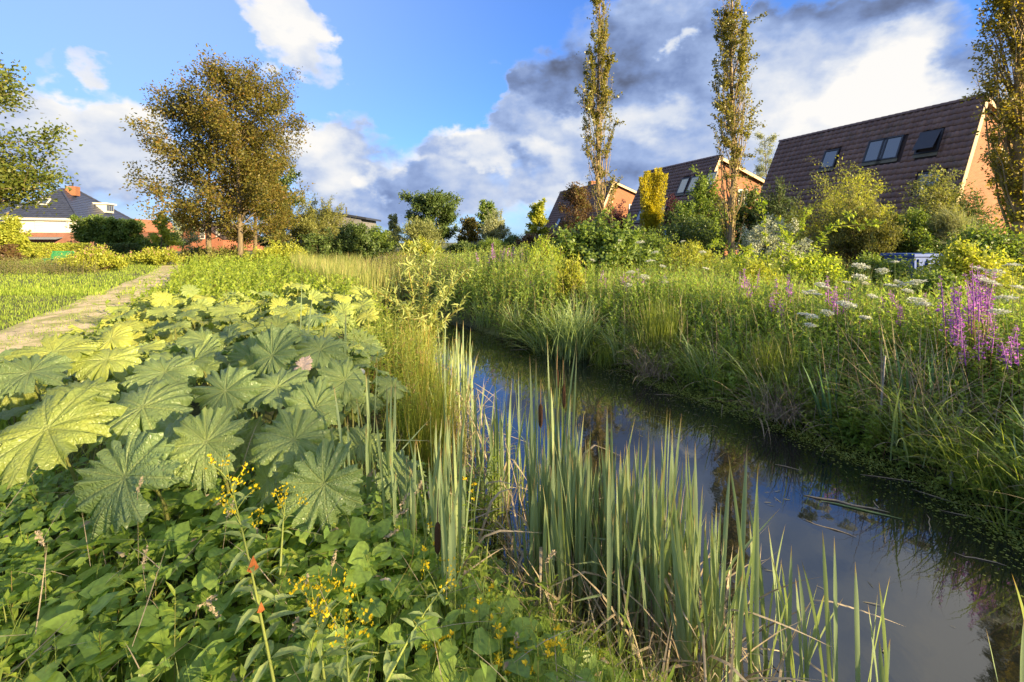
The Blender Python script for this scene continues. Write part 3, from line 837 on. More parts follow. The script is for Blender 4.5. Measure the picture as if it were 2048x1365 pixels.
def skeleton_leaves(segA, segB, wgt, n, sd, outward=None, upb=.5):
    """points and directions for n leaves along twig segments"""
    p = wgt / wgt.sum(); i = rng.choice(len(p), n, p=p); t = U(0, 1, n)[:, None]
    A, B = segA[i], segB[i]
    pos = A + (B - A) * t + NRM(0, 1, (n, 3)) * sd
    d = norm(norm(B - A) * .6 + NRM(0, .7, (n, 3)) + np.array([0, 0, -.15]))
    return pos.astype(np.float32), d, i
def paths(S, E, bow, K=5, jit=.06):
    """curved centre lines from S to E, bowed by the vector bow"""
    t = np.linspace(0, 1, K)[None, :, None]
    P = S[:, None] * (1 - t) + E[:, None] * t + bow[:, None] * (4 * t * (1 - t))
    ln = np.linalg.norm(E - S, axis=1)[:, None, None]
    j = NRM(0, 1, P.shape) * jit * ln; j[:, 0] = 0
    return P + j
def tree(name, label, x, y, H, tr, lo, prof, n_limb, ang, n_leaf, lsize, lm, bm=BARK, cat='tree', group=None, lean=(0, 0), twigs=6, sd=.12, T=LEAF, bow=.08, droop=0.0, limb_r=.3, trunk_top=.96, density=None, side=None, twig_len=.28, zbase=None, limbs_vis=True, ljit=(.72, 1.12), angj=.12):
    z0 = gz(x, y) - .1 if zbase is None else zbase
    root = thing(name, label, cat, (x, y, z0), 0, group)
    t = np.linspace(0, 1, 14)
    wb = np.cumsum(NRM(0, .012, (14, 2)), 0) * H * .35; wb -= wb[0]
    P = np.stack([lean[0] * t * H + wb[:, 0], lean[1] * t * H + wb[:, 1], t * H * trunk_top], -1)
    r = tr * (1 - t * .93) ** .9; r[0] *= 1.35
    mbk = MB(); tubes(mbk, P[None], r[None], 9)
    # limbs
    tt = lo + (trunk_top - lo) * (np.arange(n_limb) + U(0, 1, n_limb)) / n_limb
    tt = np.clip(tt, lo, .97)
    S = np.stack([np.interp(tt, t, P[:, c]) for c in range(3)], -1)
    az = np.arange(n_limb) * 2.39996 + NRM(0, .35, n_limb)
    ln = np.array([prof((q - lo) / (1 - lo)) for q in tt]) * U(*ljit, n_limb)
    if side is not None: ln *= 1 + side[2] * np.cos(az - atan2(side[1], side[0]))
    a = R(ang) + NRM(0, .13, n_limb) if np.isscalar(ang) else np.array([R(ang[0] + (ang[1] - ang[0]) * (q - lo) / (1 - lo)) for q in tt]) + NRM(0, angj, n_limb)
    hl = ln; E = S + np.stack([np.cos(az) * hl, np.sin(az) * hl, hl / np.maximum(np.tan(a), .05)], -1)
    E[:, 2] = np.minimum(E[:, 2], H * U(.97, 1.06, n_limb))
    E[:, 2] -= droop * hl
    L3 = np.linalg.norm(E - S, axis=1)
    bw = np.stack([np.cos(az) * 0, np.sin(az) * 0, L3 * bow], -1) + NRM(0, .03, (n_limb, 3)) * L3[:, None]
    LP = paths(S, E, bw, 6, .018)
    lr = np.minimum(np.interp(tt, t, r) * limb_r * 1.8, .02 + L3 * .014)
    tubes(mbk, LP, lr[:, None] * np.linspace(1, .12, 6)[None], 5)
    # twigs
    m = n_limb * twigs
    li = np.repeat(np.arange(n_limb), twigs); u = U(.25, 1, m)
    TS = np.stack([[np.interp(uu, np.linspace(0, 1, 6), LP[i, :, c]) for c in range(3)] for i, uu in zip(li, u)])
    dirn = norm(norm(E - S)[li] * .9 + NRM(0, .6, (m, 3)) + np.array([0, 0, .15 - droop * .8]))
    TE = TS + dirn * (L3[li] * twig_len * U(.5, 1.2, m))[:, None]
    tubes(mbk, paths(TS, TE, NRM(0, .02, (m, 3)), 3, .03), np.broadcast_to((np.array([.3, .2, .05]) * .05 * tr ** .3)[None], (m, 3)), 3)
    mbk.build('trunk', bm, root)
    w = np.linalg.norm(TE - TS, axis=1)
    lw = np.ones(n_limb) if density is None else np.array([density(q) for q in tt])
    lw = lw * np.exp(NRM(0, .35, n_limb))
    w = w * lw[li]
    wl = L3 * .25 * lw
    SA = np.concatenate([TS, LP[:, 3]]); SB = np.concatenate([TE, LP[:, 5]])
    pos, d, i = skeleton_leaves(SA, SB, np.concatenate([w, wl]), n_leaf, sd)
    up = norm(NRM(0, .8, (n_leaf, 3)) + np.array([0, 0, .9]))
    mbl = MB(); inst(mbl, T, pos, frames(d, up), U(.7, 1.25, n_leaf) * lsize, U(0, 1, n_leaf) * .75 + (np.concatenate([np.repeat(U(0, .25, n_limb), twigs), U(0, .25, n_limb)]))[i])
    mbl.build('crown', lm, root)
    return root

def shrub(name, label, x, y, rx, h, n_stem, n_leaf, lsize, lm, cat='shrub', group=None, ry=None, sd=.06, T=LEAF, twigs=4, up=.0, droop=0.0, sparse=.35, zb=None, stem_r=.012, sm=None, power=.5, flowers=None, top_flat=.0, tw=.24):
    ry = ry or rx
    z0 = gz(x, y) - .05 if zb is None else zb
    root = thing(name, label, cat, (x, y, z0), 0, group)
    az = U(0, 2 * pi, n_stem); rho = np.sqrt(U(0, 1, n_stem))
    lump = 1 + .22 * np.sin(az * 3 + U(0, 6)) + .12 * np.sin(az * 7 + U(0, 6))
    zz = h * np.sqrt(np.maximum(0, 1 - (rho * .97) ** 2)) ** (1 - top_flat) * U(.72, 1.10, n_stem)
    E = np.stack([rx * rho * np.cos(az) * lump, ry * rho * np.sin(az) * lump, np.maximum(zz, h * .12)], -1)
    S = np.stack([E[:, 0] * .16, E[:, 1] * .16, np.zeros(n_stem)], -1) + NRM(0, .03, (n_stem, 3)) * rx
    bw = np.stack([-E[:, 0] * .12, -E[:, 1] * .12, h * (.10 + droop) * np.ones(n_stem)], -1)
    LP = paths(S, E, bw, 5, .03)
    mbk = MB(); tubes(mbk, LP, np.linspace(1, .25, 5)[None] * stem_r * U(.7, 1.4, n_stem)[:, None], 4)
    m = n_stem * twigs; li = np.repeat(np.arange(n_stem), twigs); u = U(.3, 1, m)
    k = u * 4; k0 = np.minimum(k.astype(int), 3); fr = (k - k0)[:, None]
    TS = LP[li, k0] * (1 - fr) + LP[li, k0 + 1] * fr
    size = (rx + h) / 2
    dirn = norm(norm(E - S)[li] * .5 + NRM(0, .6, (m, 3)) + np.array([0, 0, up - droop]))
    TE = TS + dirn * (size * tw * U(.5, 1.2, m))[:, None]
    TE[:, 2] = np.maximum(TE[:, 2], .03)
    tubes(mbk, np.stack([TS, (TS + TE) / 2 + NRM(0, .01, TS.shape) * size, TE], 1), np.array([[.6, .45, .2]]) * stem_r, 3)
    mbk.build('branches', sm or TWIG, root)
    w = np.linalg.norm(TE - TS, axis=1) * np.repeat(np.exp(NRM(0, .4, n_stem)), twigs)
    SA = np.concatenate([TS, LP[:, 3]]); SB = np.concatenate([TE, LP[:, 4]])
    w = np.concatenate([w, np.full(n_stem, size * .2)])
    pos, d, i = skeleton_leaves(SA, SB, w, n_leaf, sd)
    pos[:, 2] = np.maximum(pos[:, 2], .02)
    d = norm(d + np.array([0, 0, up]) * .8)
    upv = norm(NRM(0, .7, (n_leaf, 3)) + norm(pos * np.array([1, 1, .3])) * .5 + np.array([0, 0, .8]))
    mbl = MB(); inst(mbl, T, pos, frames(d, upv), U(.65, 1.3, n_leaf) * lsize, U(0, .8, n_leaf) + np.concatenate([np.repeat(U(0, .25, n_stem), twigs), U(0, .25, n_stem)])[i])
    mbl.build('foliage', lm, root)
    if flowers:
        n, fs, fm = flowers
        j = np.argsort(-TE[:, 2] - .3 * h * U(0, 1, m))[:max(1, m // 3)]
        q = rng.choice(j, n); fp = TE[q] + NRM(0, 1, (n, 3)) * np.array([.06, .06, .05]) * size * .5 + np.array([0, 0, .03])
        mf = MB(); inst(mf, PETAL, fp.astype(np.float32), frames(norm(NRM(0, 1, (n, 3))), norm(NRM(0, 1, (n, 3)))), U(.7, 1.3, n) * fs, U(0, 1, n))
        tag(mf.build('flowers', fm, root), kind='stuff')
    return root

def hedge(label, x0, y0, x1, y1, wid, h, n, ls, lm):
    c = ((x0 + x1) / 2, (y0 + y1) / 2); L_ = hypot(x1 - x0, y1 - y0); rz = atan2(y1 - y0, x1 - x0)
    root = thing('hedge', label, 'hedge', (c[0], c[1], gz(*c) - .05), rz)
    m = MB(); box(m, (-L_ / 2 + .1, -wid / 2 + .1, 0), (L_ / 2 - .1, wid / 2 - .1, h - .12)); m.build('branches', TWIG, root)
    p = np.stack([U(-L_ / 2, L_ / 2, n), U(-wid / 2, wid / 2, n), U(0, h, n)], -1)
    f = rng.integers(0, 4, n)
    p[f <= 1, 1] = -wid / 2 + NRM(0, .05, (f <= 1).sum()); p[f == 2, 2] = h + NRM(0, .04, (f == 2).sum()); p[f == 3, 1] = wid / 2
    nrmv = np.where((f == 2)[:, None], np.array([0, 0, 1.]), np.array([0, -1., .3]))
    mb_ = MB(); inst(mb_, LEAF, p.astype(np.float32), frames(norm(NRM(0, .6, (n, 3)) + np.array([0, -.2, .3])), norm(nrmv + NRM(0, .5, (n, 3)))), U(.7, 1.3, n) * ls, U(0, 1, n))
    mb_.build('foliage', lm, root)

# --- the two alders (and the one behind) by the path
ald = lambda q: max(.25, 5.0 * sin(pi * min(1, (.10 + .86 * q) ** .75)) ** .75)
dome = lambda w, a, b: (lambda q: w * max(.12, sin(pi * min(1, a + b * q))) ** .7)
tree('alder_tree', 'alder on the straight dark trunk nearest the path, crown reaching out to the left', at(421, 34), 34, 11.7, .21, .17, dome(3.85, .30, .62), 60, (74, 34), 27000, .19, G['alder'], twigs=11, sd=.26, limb_r=.13, T=FAR, side=(-1, .2, .16), bow=.06, ljit=(.70, 1.16))
tree('alder_tree', 'tallest alder, rust brown at its top, on the pale curving trunk', at(487, 32.5), 32.5, 13.2, .20, .17, dome(3.8, .30, .64), 64, (72, 28), 35000, .175, G['alder'], twigs=11, sd=.25, limb_r=.13, T=FAR, lean=(-.03, .0), side=(.6, .2, .05), bow=.06, ljit=(.70, 1.16))
tree('alder_tree', 'slim alder behind the pale trunk, filling the right side of the group', at(508, 37), 37, 11.2, .16, .12, dome(3.0, .35, .60), 46, (75, 32), 17000, .185, G['alder'], twigs=11, sd=.25, limb_r=.13, T=FAR, side=(1, 0, .1), bow=.05, ljit=(.70, 1.16))
tree('alder_tree', 'alder at the left picture edge whose leafy branches reach into the picture', -17.7, 12.6, 6.8, .17, .24, dome(3.5, .30, .60), 46, (80, 48), 48000, .12, G['alder_l'], twigs=10, sd=.19, T=FAR, side=(1, -.2, .05), droop=.08, ljit=(.75, 1.08))

# --- the row of poplars on the right bank
def poplar(label, x, y, H, n_leaf, ls, lm, spread, seed_d, tr=.2, lowbare=.25, n_limb=110):
    ph = U(0, 6)
    return tree('poplar_tree', label, x, y, H, tr, .02, lambda q: spread * (.55 + .45 * sin(pi * min(1, q * 1.25 + .15))) * (1.0 if q < .85 else .6), n_limb, (13, 11), n_leaf, ls, lm, BARK_P,
                group='row of slim poplars along the right bank', twigs=6, sd=.055, T=tri_t(.85), bow=-.02, limb_r=.14, trunk_top=.98, twig_len=.15, angj=.045, ljit=(.8, 1.1),
                density=lambda q: (.25 if q < lowbare * .6 else (.6 if q < lowbare else 1.0)) * max(.06, (.42 + .75 * sin(q * seed_d + ph))))
poplar('slim poplar farthest along the row, in front of the farthest tiled house', at(1210, 28), 28, 18.5, 14500, .115, G['poplar'], .98, 34, .16, .24)
poplar('middle poplar of the row, with many bare upright twigs round its trunk', at(1466, 20), 20, 14.5, 14500, .092, G['poplar'], .80, 30, .15, .26)
pn = poplar('nearest poplar of the row, cut by the right picture edge', at(2046, 12.4), 12.4, 11.5, 27000, .074, leaf_mat('poplar_leaf_near', (.085, .088, .018), (.20, .17, .03), .42, .4, c2=(.32, .24, .035), spec=.55), .80, 31, .2, .05, 130)

n = 5200; a = U(0, 2 * pi, n); zz = 4.6 * U(0, 1, n) ** 1.3; rr = (.16 + .5 * U(0, 1, n) ** 2) * (1.15 - .12 * zz) * (1 + .35 * np.sin(a * 2 + zz * 3))
m = MB(); inst(m, FAR, np.stack([rr * np.cos(a), rr * np.sin(a), zz], -1).astype(np.float32), frames(norm(NRM(0, .7, (n, 3)) + np.array([0, 0, -.2])), norm(np.stack([np.cos(a), np.sin(a), .5 + 0 * a], -1) + NRM(0, .4, (n, 3)))), U(.7, 1.3, n) * .075, U(0, 1, n))
m.build('ivy', G['gold'], pn)  # golden leaf colour stands in for sunlight on the ivy
# --- trees and bushes round the horizon: photograph column, width, top row, distance, kind
def back(name, label, px, w, pt, y, lm, n, ls, cat=None, kind='shrub', group=None, **kw):
    n = int(n * (1.9 if y > 28 else 1.6)); ls *= 1.12
    kw.setdefault('T', FAR); ls *= (1.3 if y > 34 else 1.0)
    x = at(px, y); wd = w / FPX * y / 2; g = gz(x, y); h = (zat(pt, y) - g) * 1.08
    if kind == 'shrub':
        return shrub(name, label, x, y, wd, h, kw.pop('n_stem', 60), n, ls, lm, cat or 'bush', group, **kw)
    return tree(name, label, x, y, h, kw.pop('tr', .15), kw.pop('lo', .15), kw.pop('prof', lambda q: wd * (1 - .65 * q) * 1.05), kw.pop('n_limb', 36), kw.pop('ang', (80, 35)), n, ls, lm, cat=cat or 'tree', group=group, **kw)
back('willow_bush', 'big rounded olive willow bush right beside the alders', 602, 150, 413, 45, G['olive'], 9000, .17, sd=.15, up=.4, T=FARN)
back('willow_bush', 'tall bushy willow behind, reaching up to the grey clad house', 658, 120, 412, 52, G['olive'], 7000, .18, sd=.16, up=.35, T=FARN)
back('dark_tree', 'dark green tree showing behind the right flank of the alders', 545, 62, 345, 46, G['dark'], 6500, .17, kind='tree', sd=.2, lo=.1)
back('bramble_thicket', 'dark green bramble thicket before the grey clad house', 715, 130, 456, 38, G['dark'], 8000, .13, sd=.12)
back('round_tree', 'large rounded dark tree standing alone in the middle of the skyline', 867, 106, 405, 60, G['dark'], 9000, .2, kind='tree', lo=.2, tr=.25, sd=.28, prof=lambda q: 3.6 * sin(pi * (.25 + .72 * q)) ** .6)
back('willow_scrub', 'grey green willow scrub at the foot of the round dark tree', 838, 112, 444, 48, G['willow'], 7000, .15, sd=.12, up=.4, T=FARN)
back('small_conifer', 'small pale pointed tree left of the round dark tree', 786, 34, 440, 62, G['grey'], 2600, .15, kind='tree', lo=.05, ang=(60, 25), sd=.1)
back('dark_bush', 'low dark bush between the bramble thicket and the pointed tree', 757, 60, 458, 55, G['mid'], 3500, .16, sd=.14)
back('yellow_bush', 'dense yellow green bush in front of the willow scrub', 838, 95, 484, 34, G['lime'], 4500, .13, sd=.08)
back('garden_tree', 'upright light green tree behind the grey pollard willow', 974, 46, 412, 62, G['mid'], 3200, .2, kind='tree', lo=.25, tr=.1, sd=.16)
back('pollard_willow', 'feathery grey pollard willow above the grass mound', 990, 62, 430, 54, G['grey'], 6500, .15, sd=.08, up=.7, T=FARN, n_stem=70)
back('garden_tree', 'small brown tinged tree leaning over the shed', 938, 44, 444, 57, G['alder'], 1900, .17, kind='tree', lo=.35, tr=.1, sd=.14)
back('garden_tree', 'bright green layered tree left of the farthest tiled house', 1075, 48, 416, 55, G['lime'], 3200, .2, kind='tree', lo=.12, tr=.1, sd=.13, ang=(85, 50))
back('grass_mound', 'rounded mound of ornamental grass below the pollard willow', 982, 74, 485, 41, G['mid'], 5000, .3, cat='ornamental grass', T=tri_t(.05), up=.6, sd=.04)
back('low_hedge', 'dark low shrub in front of the shed', 925, 60, 488, 46, G['dark'], 3000, .13, sd=.08)
back('red_shrub', 'maroon shrub below the bright layered tree', 1060, 64, 472, 42, G['red'], 3200, .13, sd=.1)
back('red_shrub', 'second maroon shrub, against the foot of the farthest tiled house', 1105, 44, 468, 40, G['red'], 2400, .13, sd=.1)
back('green_shrub', 'small green shrub between the two maroon shrubs', 1087, 36, 474, 43, G['mid'], 1800, .14, sd=.1)
back('dark_bush', 'dark bush at the end of the far reed bed', 1025, 60, 476, 50, G['dark'], 2600, .15, sd=.12)
# right-hand gardens
back('plum_tree', 'bushy plum tree with mixed red and green leaves in front of the farthest house', 1152, 96, 390, 33, G['red'], 7000, .115, kind='tree', lo=.1, tr=.09, sd=.13, n_limb=44)
back('purple_shrub', 'purple leaved shrub right of the first poplar foot', 1235, 52, 418, 31, G['purple'], 3600, .11, sd=.09)
back('purple_shrub', 'purple leaved shrub between the golden column and the glossy shrub', 1345, 62, 408, 29, G['purple'], 4500, .1, sd=.09)
back('glossy_shrub', 'large glossy green shrub in front of the second tiled house', 1402, 135, 376, 25, G['mid'], 9000, .13, sd=.1)
back('glossy_shrub', 'dark half of the glossy shrubs, right of the middle poplar', 1500, 96, 385, 26, G['dark'], 5500, .13, sd=.1)
def golden():
    y = 28; x = at(1304, y); z = gz(x, y)
    root = thing('golden_yew', 'golden yellow column of a shrub with a flaring forked top', 'shrub', (x, y, z - .1))
    H = zat(335, y) - z
    mb_, mk = MB(), MB()
    for k_, (dx, hh, n) in enumerate(((-.75, .90, 1500), (-.3, .97, 1700), (.25, .95, 1500), (.55, 1.0, 1700), (.9, .93, 1500), (-.15, .6, 2400), (.25, .5, 2200), (-.7, .5, 700))):
        t = np.linspace(0, 1, 6)
        P = np.stack([dx * .78 * t ** 1.6, NRM(0, .05, 6) + .25 * sin(k_) * t, t * H * hh], -1)
        tubes(mk, P[None], (.05 * (1 - t * .8))[None], 5)
        tt = U(.08, 1, n) ** .8
        c = np.stack([np.interp(tt, t, P[:, i]) for i in range(3)], -1)
        w = .16 + .26 * np.sin(pi * np.clip(tt, 0, 1) ** .9)
        a = U(0, 2 * pi, n); r = w * np.sqrt(U(.2, 1, n))
        c[:, 0] += r * np.cos(a); c[:, 1] += r * np.sin(a)
        d = norm(np.stack([np.cos(a) * .7, np.sin(a) * .7, np.ones(n)], -1) + NRM(0, .3, (n, 3)))
        inst(mb_, LEAFN, c.astype(np.float32), frames(d, norm(NRM(0, 1, (n, 3)))), U(.7, 1.3, n) * .15, U(0, .7, n) + .3 * tt)
    mk.build('branches', TWIG, root); mb_.build('foliage', G['gold'], root)
golden()
back('conifer', 'dark rounded conifer bush left of the yellow topped bush', 1552, 92, 376, 24, G['conifer'], 8000, .11, sd=.07, T=FARN, up=.3)
back('weeping_birch', 'tall pale birch with hanging twigs behind the near house', 1533, 62, 278, 52, G['grey'], 4200, .15, kind='tree', lo=.2, tr=.14, sd=.16, droop=.5, ang=(70, 30), T=FARN)
back('yellow_bush', 'large yellow topped bush before the near house roof', 1690, 190, 345, 18.5, G['lime'], 12000, .085, sd=.08, n_stem=90, T=FARN)
back('bamboo_bush', 'feathery olive bush of fine upright canes below the yellow topped bush', 1722, 175, 408, 15.5, G['olive'], 15000, .085, sd=.07, n_stem=110, T=FARN, up=.4)
back('grey_shrub', 'grey green loose shrub before the right end of the near house roof', 1872, 120, 352, 18, G['willow'], 6000, .085, sd=.09, n_stem=60)
back('dense_bush', 'dense mid green bush right of the feathery canes', 1822, 105, 432, 15, G['mid'], 8000, .07, sd=.06)
back('autumn_shrub', 'yellowing shrub hanging over the dense bush', 1885, 82, 405, 16, G['olive'], 5000, .085, sd=.07, droop=.2)
back('laurel', 'dark leafy laurel at the foot of the brick gable', 1940, 96, 398, 17, G['dark'], 6000, .1, sd=.08, T=FARN)
back('fountain_grass', 'drooping blue green fountain grass beside the dark laurel', 1905, 74, 438, 14.6, G['grey'], 2600, .42, cat='ornamental grass', T=leaf_long(.035, .01, .6), up=.5, sd=.03)
back('silver_shrub', 'silver leaved variegated shrub at the foot of the middle poplar', 1543, 122, 443, 15.5, G['silver'], 11000, .05, sd=.05, n_stem=80)
back('hazel_bush', 'broad leaved hazel bush under the first poplar', 1205, 225, 452, 14.5, G['mid'], 9000, .105, sd=.09, T=LEAFR, n_stem=80, group=None)
back('garden_bush', 'shadowy bush between the golden column and the second house', 1375, 170, 440, 22, G['dark'], 6500, .1, sd=.1)
back('garden_bush', 'low bush under the purple leaved shrubs', 1290, 130, 462, 20, G['mid'], 4500, .09, sd=.1)
back('bramble', 'sunlit tangle of bramble in front of the nearest poplar', 1965, 180, 470, 9.2, G['mid'], 8000, .062, sd=.09, n_stem=70, T=FAR)
back('bramble', 'second bramble tangle, left of the blue tank', 1760, 120, 520, 10.6, G['mid'], 5500, .055, sd=.08, n_stem=50)
back('bramble', 'leafy bramble right of the blue tank', 1930, 150, 500, 8.3, G['lime'], 6000, .055, sd=.08, n_stem=50)
back('goldenrod_clump', 'bright green feathery herb clump between hazel bush and middle poplar', 1380, 130, 492, 14, G['lime'], 5000, .07, cat='herb', sd=.06, up=.6, T=FARN, n_stem=90)
back('willowherb_clump', 'golden green willowherb clump standing at the left foot of the hazel bush', 1140, 66, 522, 10, G['lime'], 3200, .065, cat='herb', sd=.04, up=.7, T=FARN, n_stem=60)
back('willowherb_clump', 'tall pale willowherb clump left of the hazel bush', 1085, 90, 486, 13.5, G['rose'], 3600, .08, cat='herb', sd=.05, up=.7, T=FARN, n_stem=70)
back('leafy_bush', 'sunlit yellow green bush under the long arching briar shoot', 1620, 120, 512, 10.2, G['rose'], 4000, .06, cat='bush', sd=.06, n_stem=60)
back('leafy_bush', 'small sunlit bush at the foot of the tall briar', 1520, 100, 530, 9.8, G['lime'], 3200, .06, cat='bush', sd=.06, n_stem=50)
back('leafy_bush', 'green bush between the blue tank and the purple spikes', 1880, 110, 545, 7.6, G['mid'], 3000, .055, cat='bush', sd=.06, n_stem=50)
# left gardens
hedge('clipped yellow green hedge in front of the villa', at(-60, 40), 40, at(178, 42), 42, 1.2, zat(489, 41) - gz(at(60, 41), 41) + .02, 9000, .17, G['lime'])
hedge('darker clipped hedge continuing right of the villa', at(190, 50), 50, at(330, 54), 54, 1.2, zat(488, 52) - gz(at(250, 52), 52), 7000, .17, G['dark'])
back('yellow_bush', 'loose yellow green bush at the left end of the hedge', 22, 62, 452, 38, G['lime'], 4200, .15, sd=.12)
for i, (px, lab) in enumerate(((172, 'leftmost of four trained leafy trees against the villa side'), (203, 'second trained leafy tree from the left against the villa side'), (233, 'third trained leafy tree from the left against the villa side'), (262, 'rightmost trained leafy tree against the villa side'))):
    back('trained_tree', lab, px, 34, 445 + i * 2, 54, G['mid'], 3000, .19, kind='tree', lo=.35, tr=.08, sd=.16, group='trained trees beside the villa', n_limb=24, prof=lambda q: 1.15)
back('red_shrub', 'dark red shrub half hidden at the left picture edge', 14, 40, 494, 36, G['red'], 1600, .14, sd=.1)
back('spiraea_bush', 'large leafy bush topped with dusty pink flowers beside the bench', 192, 104, 502, 26, G['lime'], 6500, .1, sd=.09, up=.4, n_stem=90, flowers=(900, .05, G['pink']))
back('spiraea_bush', 'second dusty pink flowering bush, farther along the path', 318, 92, 502, 33, G['lime'], 5500, .11, sd=.1, up=.4, n_stem=80, flowers=(600, .06, G['pink']))
back('garden_tree', 'thin yellow leaved young tree between villa and alders', 322, 40, 436, 48, G['lime'], 1300, .17, kind='tree', lo=.35, tr=.07, sd=.12, n_limb=20)
back('garden_tree', 'small round topped tree on a pale stem behind the hedges', 341, 30, 472, 50, G['mid'], 1300, .16, kind='tree', lo=.55, tr=.07, sd=.1, n_limb=20)
back('grey_tree', 'airy grey green tree in front of the orange brick house', 365, 60, 440, 58, G['grey'], 2400, .16, kind='tree', lo=.2, tr=.09, sd=.15)
back('round_bush', 'round clipped bush left of the pale stemmed tree', 292, 26, 478, 52, G['mid'], 1800, .15, sd=.08)
back('round_bush', 'round clipped bush beside the low flat building', 316, 26, 481, 53, G['mid'], 1800, .15, sd=.08)
back('dark_bush', 'dark bush at the foot of the alders', 395, 60, 500, 36, G['olive'], 3500, .13, sd=.1)
back('dark_bush', 'tall weeds and bush round the pale alder trunk', 455, 100, 498, 33, G['olive'], 4200, .12, sd=.12, flowers=(200, .05, G['pink']))
back('dark_bush', 'dark bush under the willow bushes at the reed edge', 640, 150, 478, 36, G['dark'], 5000, .13, sd=.12)
back('yellow_bush', 'yellowish weeds at the water end under the brambles', 560, 110, 492, 30, G['lime'], 4200, .11, sd=.1)

# --- bench, blue tank, post, bin
M_GREEN = flat_mat('green_bench_paint', (.03, .30, .11), .4)
bx, by = at(114, 33), 33
b = thing('bench', 'bright green metal bench in front of the clipped hedge', 'bench', (bx, by, gz(bx, by)), R(-8))
for i in range(5):
    m = MB(); box(m, (-.95, -.25 + i * .11, .43), (.95, -.17 + i * .11, .46)); m.build('slat', M_GREEN, b, smooth=False)
for i in range(5):
    m = MB(); box(m, (-.95, .30 + i * .025, .52 + i * .1), (.95, .33 + i * .025, .60 + i * .1)); m.build('slat', M_GREEN, b, smooth=False)
for s in (-.8, .8):
    m = MB(); box(m, (s - .03, -.22, 0), (s + .03, -.16, .425)); box(m, (s - .03, .22, 0), (s + .03, .28, .425)); box(m, (s - .03, -.25, .395), (s + .03, .29, .428)); box(m, (s - .03, .285, .3), (s + .03, .345, .5)); m.build('leg', M_GREEN, b, smooth=False)
M_BLUE = flat_mat('blue_plastic', (.012, .06, .30), .4)
ty = 11.6; tx = at(1842, ty)
t_ = thing('water_tank', 'bright blue plastic tank half hidden by brambles on the right bank', 'tank', (tx, ty, gz(tx, ty) - .1), R(6))
Ht = zat(505, ty) - gz(tx, ty)
m = MB(); box(m, (-.62, -.4, 0), (.62, .4, Ht)); 
for i in range(5): box(m, (-.5 + i * .25 - .03, -.43, .05), (-.5 + i * .25 + .03, -.401, Ht - .06))
m.build('body', M_BLUE, t_, smooth=False)
m = MB(); box(m, (-.68, -.46, Ht + .002), (.68, .46, Ht + .07)); m.build('rim', M_BLUE, t_, smooth=False)
m = MB(); box(m, (-.29, -.45, .05), (-.265, -.432, Ht - .1)); m.build('strip', M_SHED, t_, smooth=False)
py_ = 24; pxx = at(1331, py_)
o = MB(); tubes(o, np.array([[(0, 0, -.3), (0, 0, .4), (0, 0, zat(455, py_) - gz(pxx, py_) + .0)]]), .04, 8)
tag(o.build('post', flat_mat('blue_post_paint', (.02, .13, .55), .4), loc=(pxx, py_, gz(pxx, py_))), 'thin bright blue post beside the golden column shrub', 'post')

# --- arching briars with sunlit leaves in front of the silver shrub
def briar(label, pts):
    """pts: list of arching shoots, each a list of world points"""
    b0 = np.array(pts[0][0]); root = thing('briar', label, 'briar', tuple(b0))
    ms, ml = MB(), MB()
    for P in pts:
        P = np.array(P) - b0; K = 12
        t = np.linspace(0, 1, K); tp = np.linspace(0, 1, len(P))
        C = np.stack([np.interp(t, tp, P[:, i]) for i in range(3)], -1)
        C[1:-1] = (C[:-2] + C[1:-1] * 2 + C[2:]) / 4
        tubes(ms, C[None], np.linspace(.011, .003, K)[None], 5)
        n = 46; u = np.sort(U(.1, 1, n)); c = np.stack([np.interp(u, t, C[:, i]) for i in range(3)], -1)
        dr = np.stack([np.interp(u, t, np.gradient(C[:, i])) for i in range(3)], -1)
        d0 = norm(norm(dr) * .5 + NRM(0, .7, (n, 3)))
        for s in range(5):                                   # pinnate leaf: leaflets along a short stalk
            off = d0 * (.03 + .035 * (s // 2 + .2)) 
            sd_ = np.cross(d0, np.array([0, 0, 1.])); sg = (1 if s % 2 else -1) * (0 if s == 4 else 1)
            inst(ml, LEAF, (c + off).astype(np.float32), frames(norm(d0 + sd_ * sg * 1.1), norm(NRM(0, .4, (n, 3)) + np.array([0, 0, 1.]))), U(.8, 1.3, n) * .07, U(0, 1, n))
    ms.build('stem', flat_mat('briar_stem', (.22, .23, .06), .6), root); ml.build('leaves', G['rose'], root)
def shoot(px0, py0, px1, py1, y, topy=None, pm=None):
    a = np.array([at(px0, y), y, max(gz(at(px0, y), y), zat(py0, y) - .6)]); b = np.array([at(px1, y), y - .3, zat(py1, y)])
    if pm: m_ = np.array([at(pm[0], y), y - .1, zat(pm[1], y)]); return [a, m_, b]
    return [a, (a + b) / 2 + np.array([0, 0, .1]), b]
briar('arching briar with one long shoot reaching right across the olive bush', [shoot(1590, 560, 1740, 448, 10.5, pm=(1650, 455)), shoot(1595, 560, 1700, 412, 10.6, pm=(1640, 470)), shoot(1600, 570, 1560, 470, 10.3, pm=(1575, 500))])
briar('tall briar with upright shoots in front of the silver shrub', [shoot(1540, 560, 1505, 392, 10.8, pm=(1525, 450)), shoot(1556, 560, 1545, 440, 10.6, pm=(1560, 480)), shoot(1560, 570, 1600, 420, 10.9, pm=(1590, 470)), shoot(1530, 570, 1470, 500, 10.4, pm=(1500, 500))])
briar('low arching briar beside the hazel bush', [shoot(1500, 570, 1410, 488, 11.2, pm=(1450, 492)), shoot(1500, 570, 1460, 520, 11.2, pm=(1480, 520)), shoot(1510, 580, 1545, 505, 11, pm=(1530, 520))])
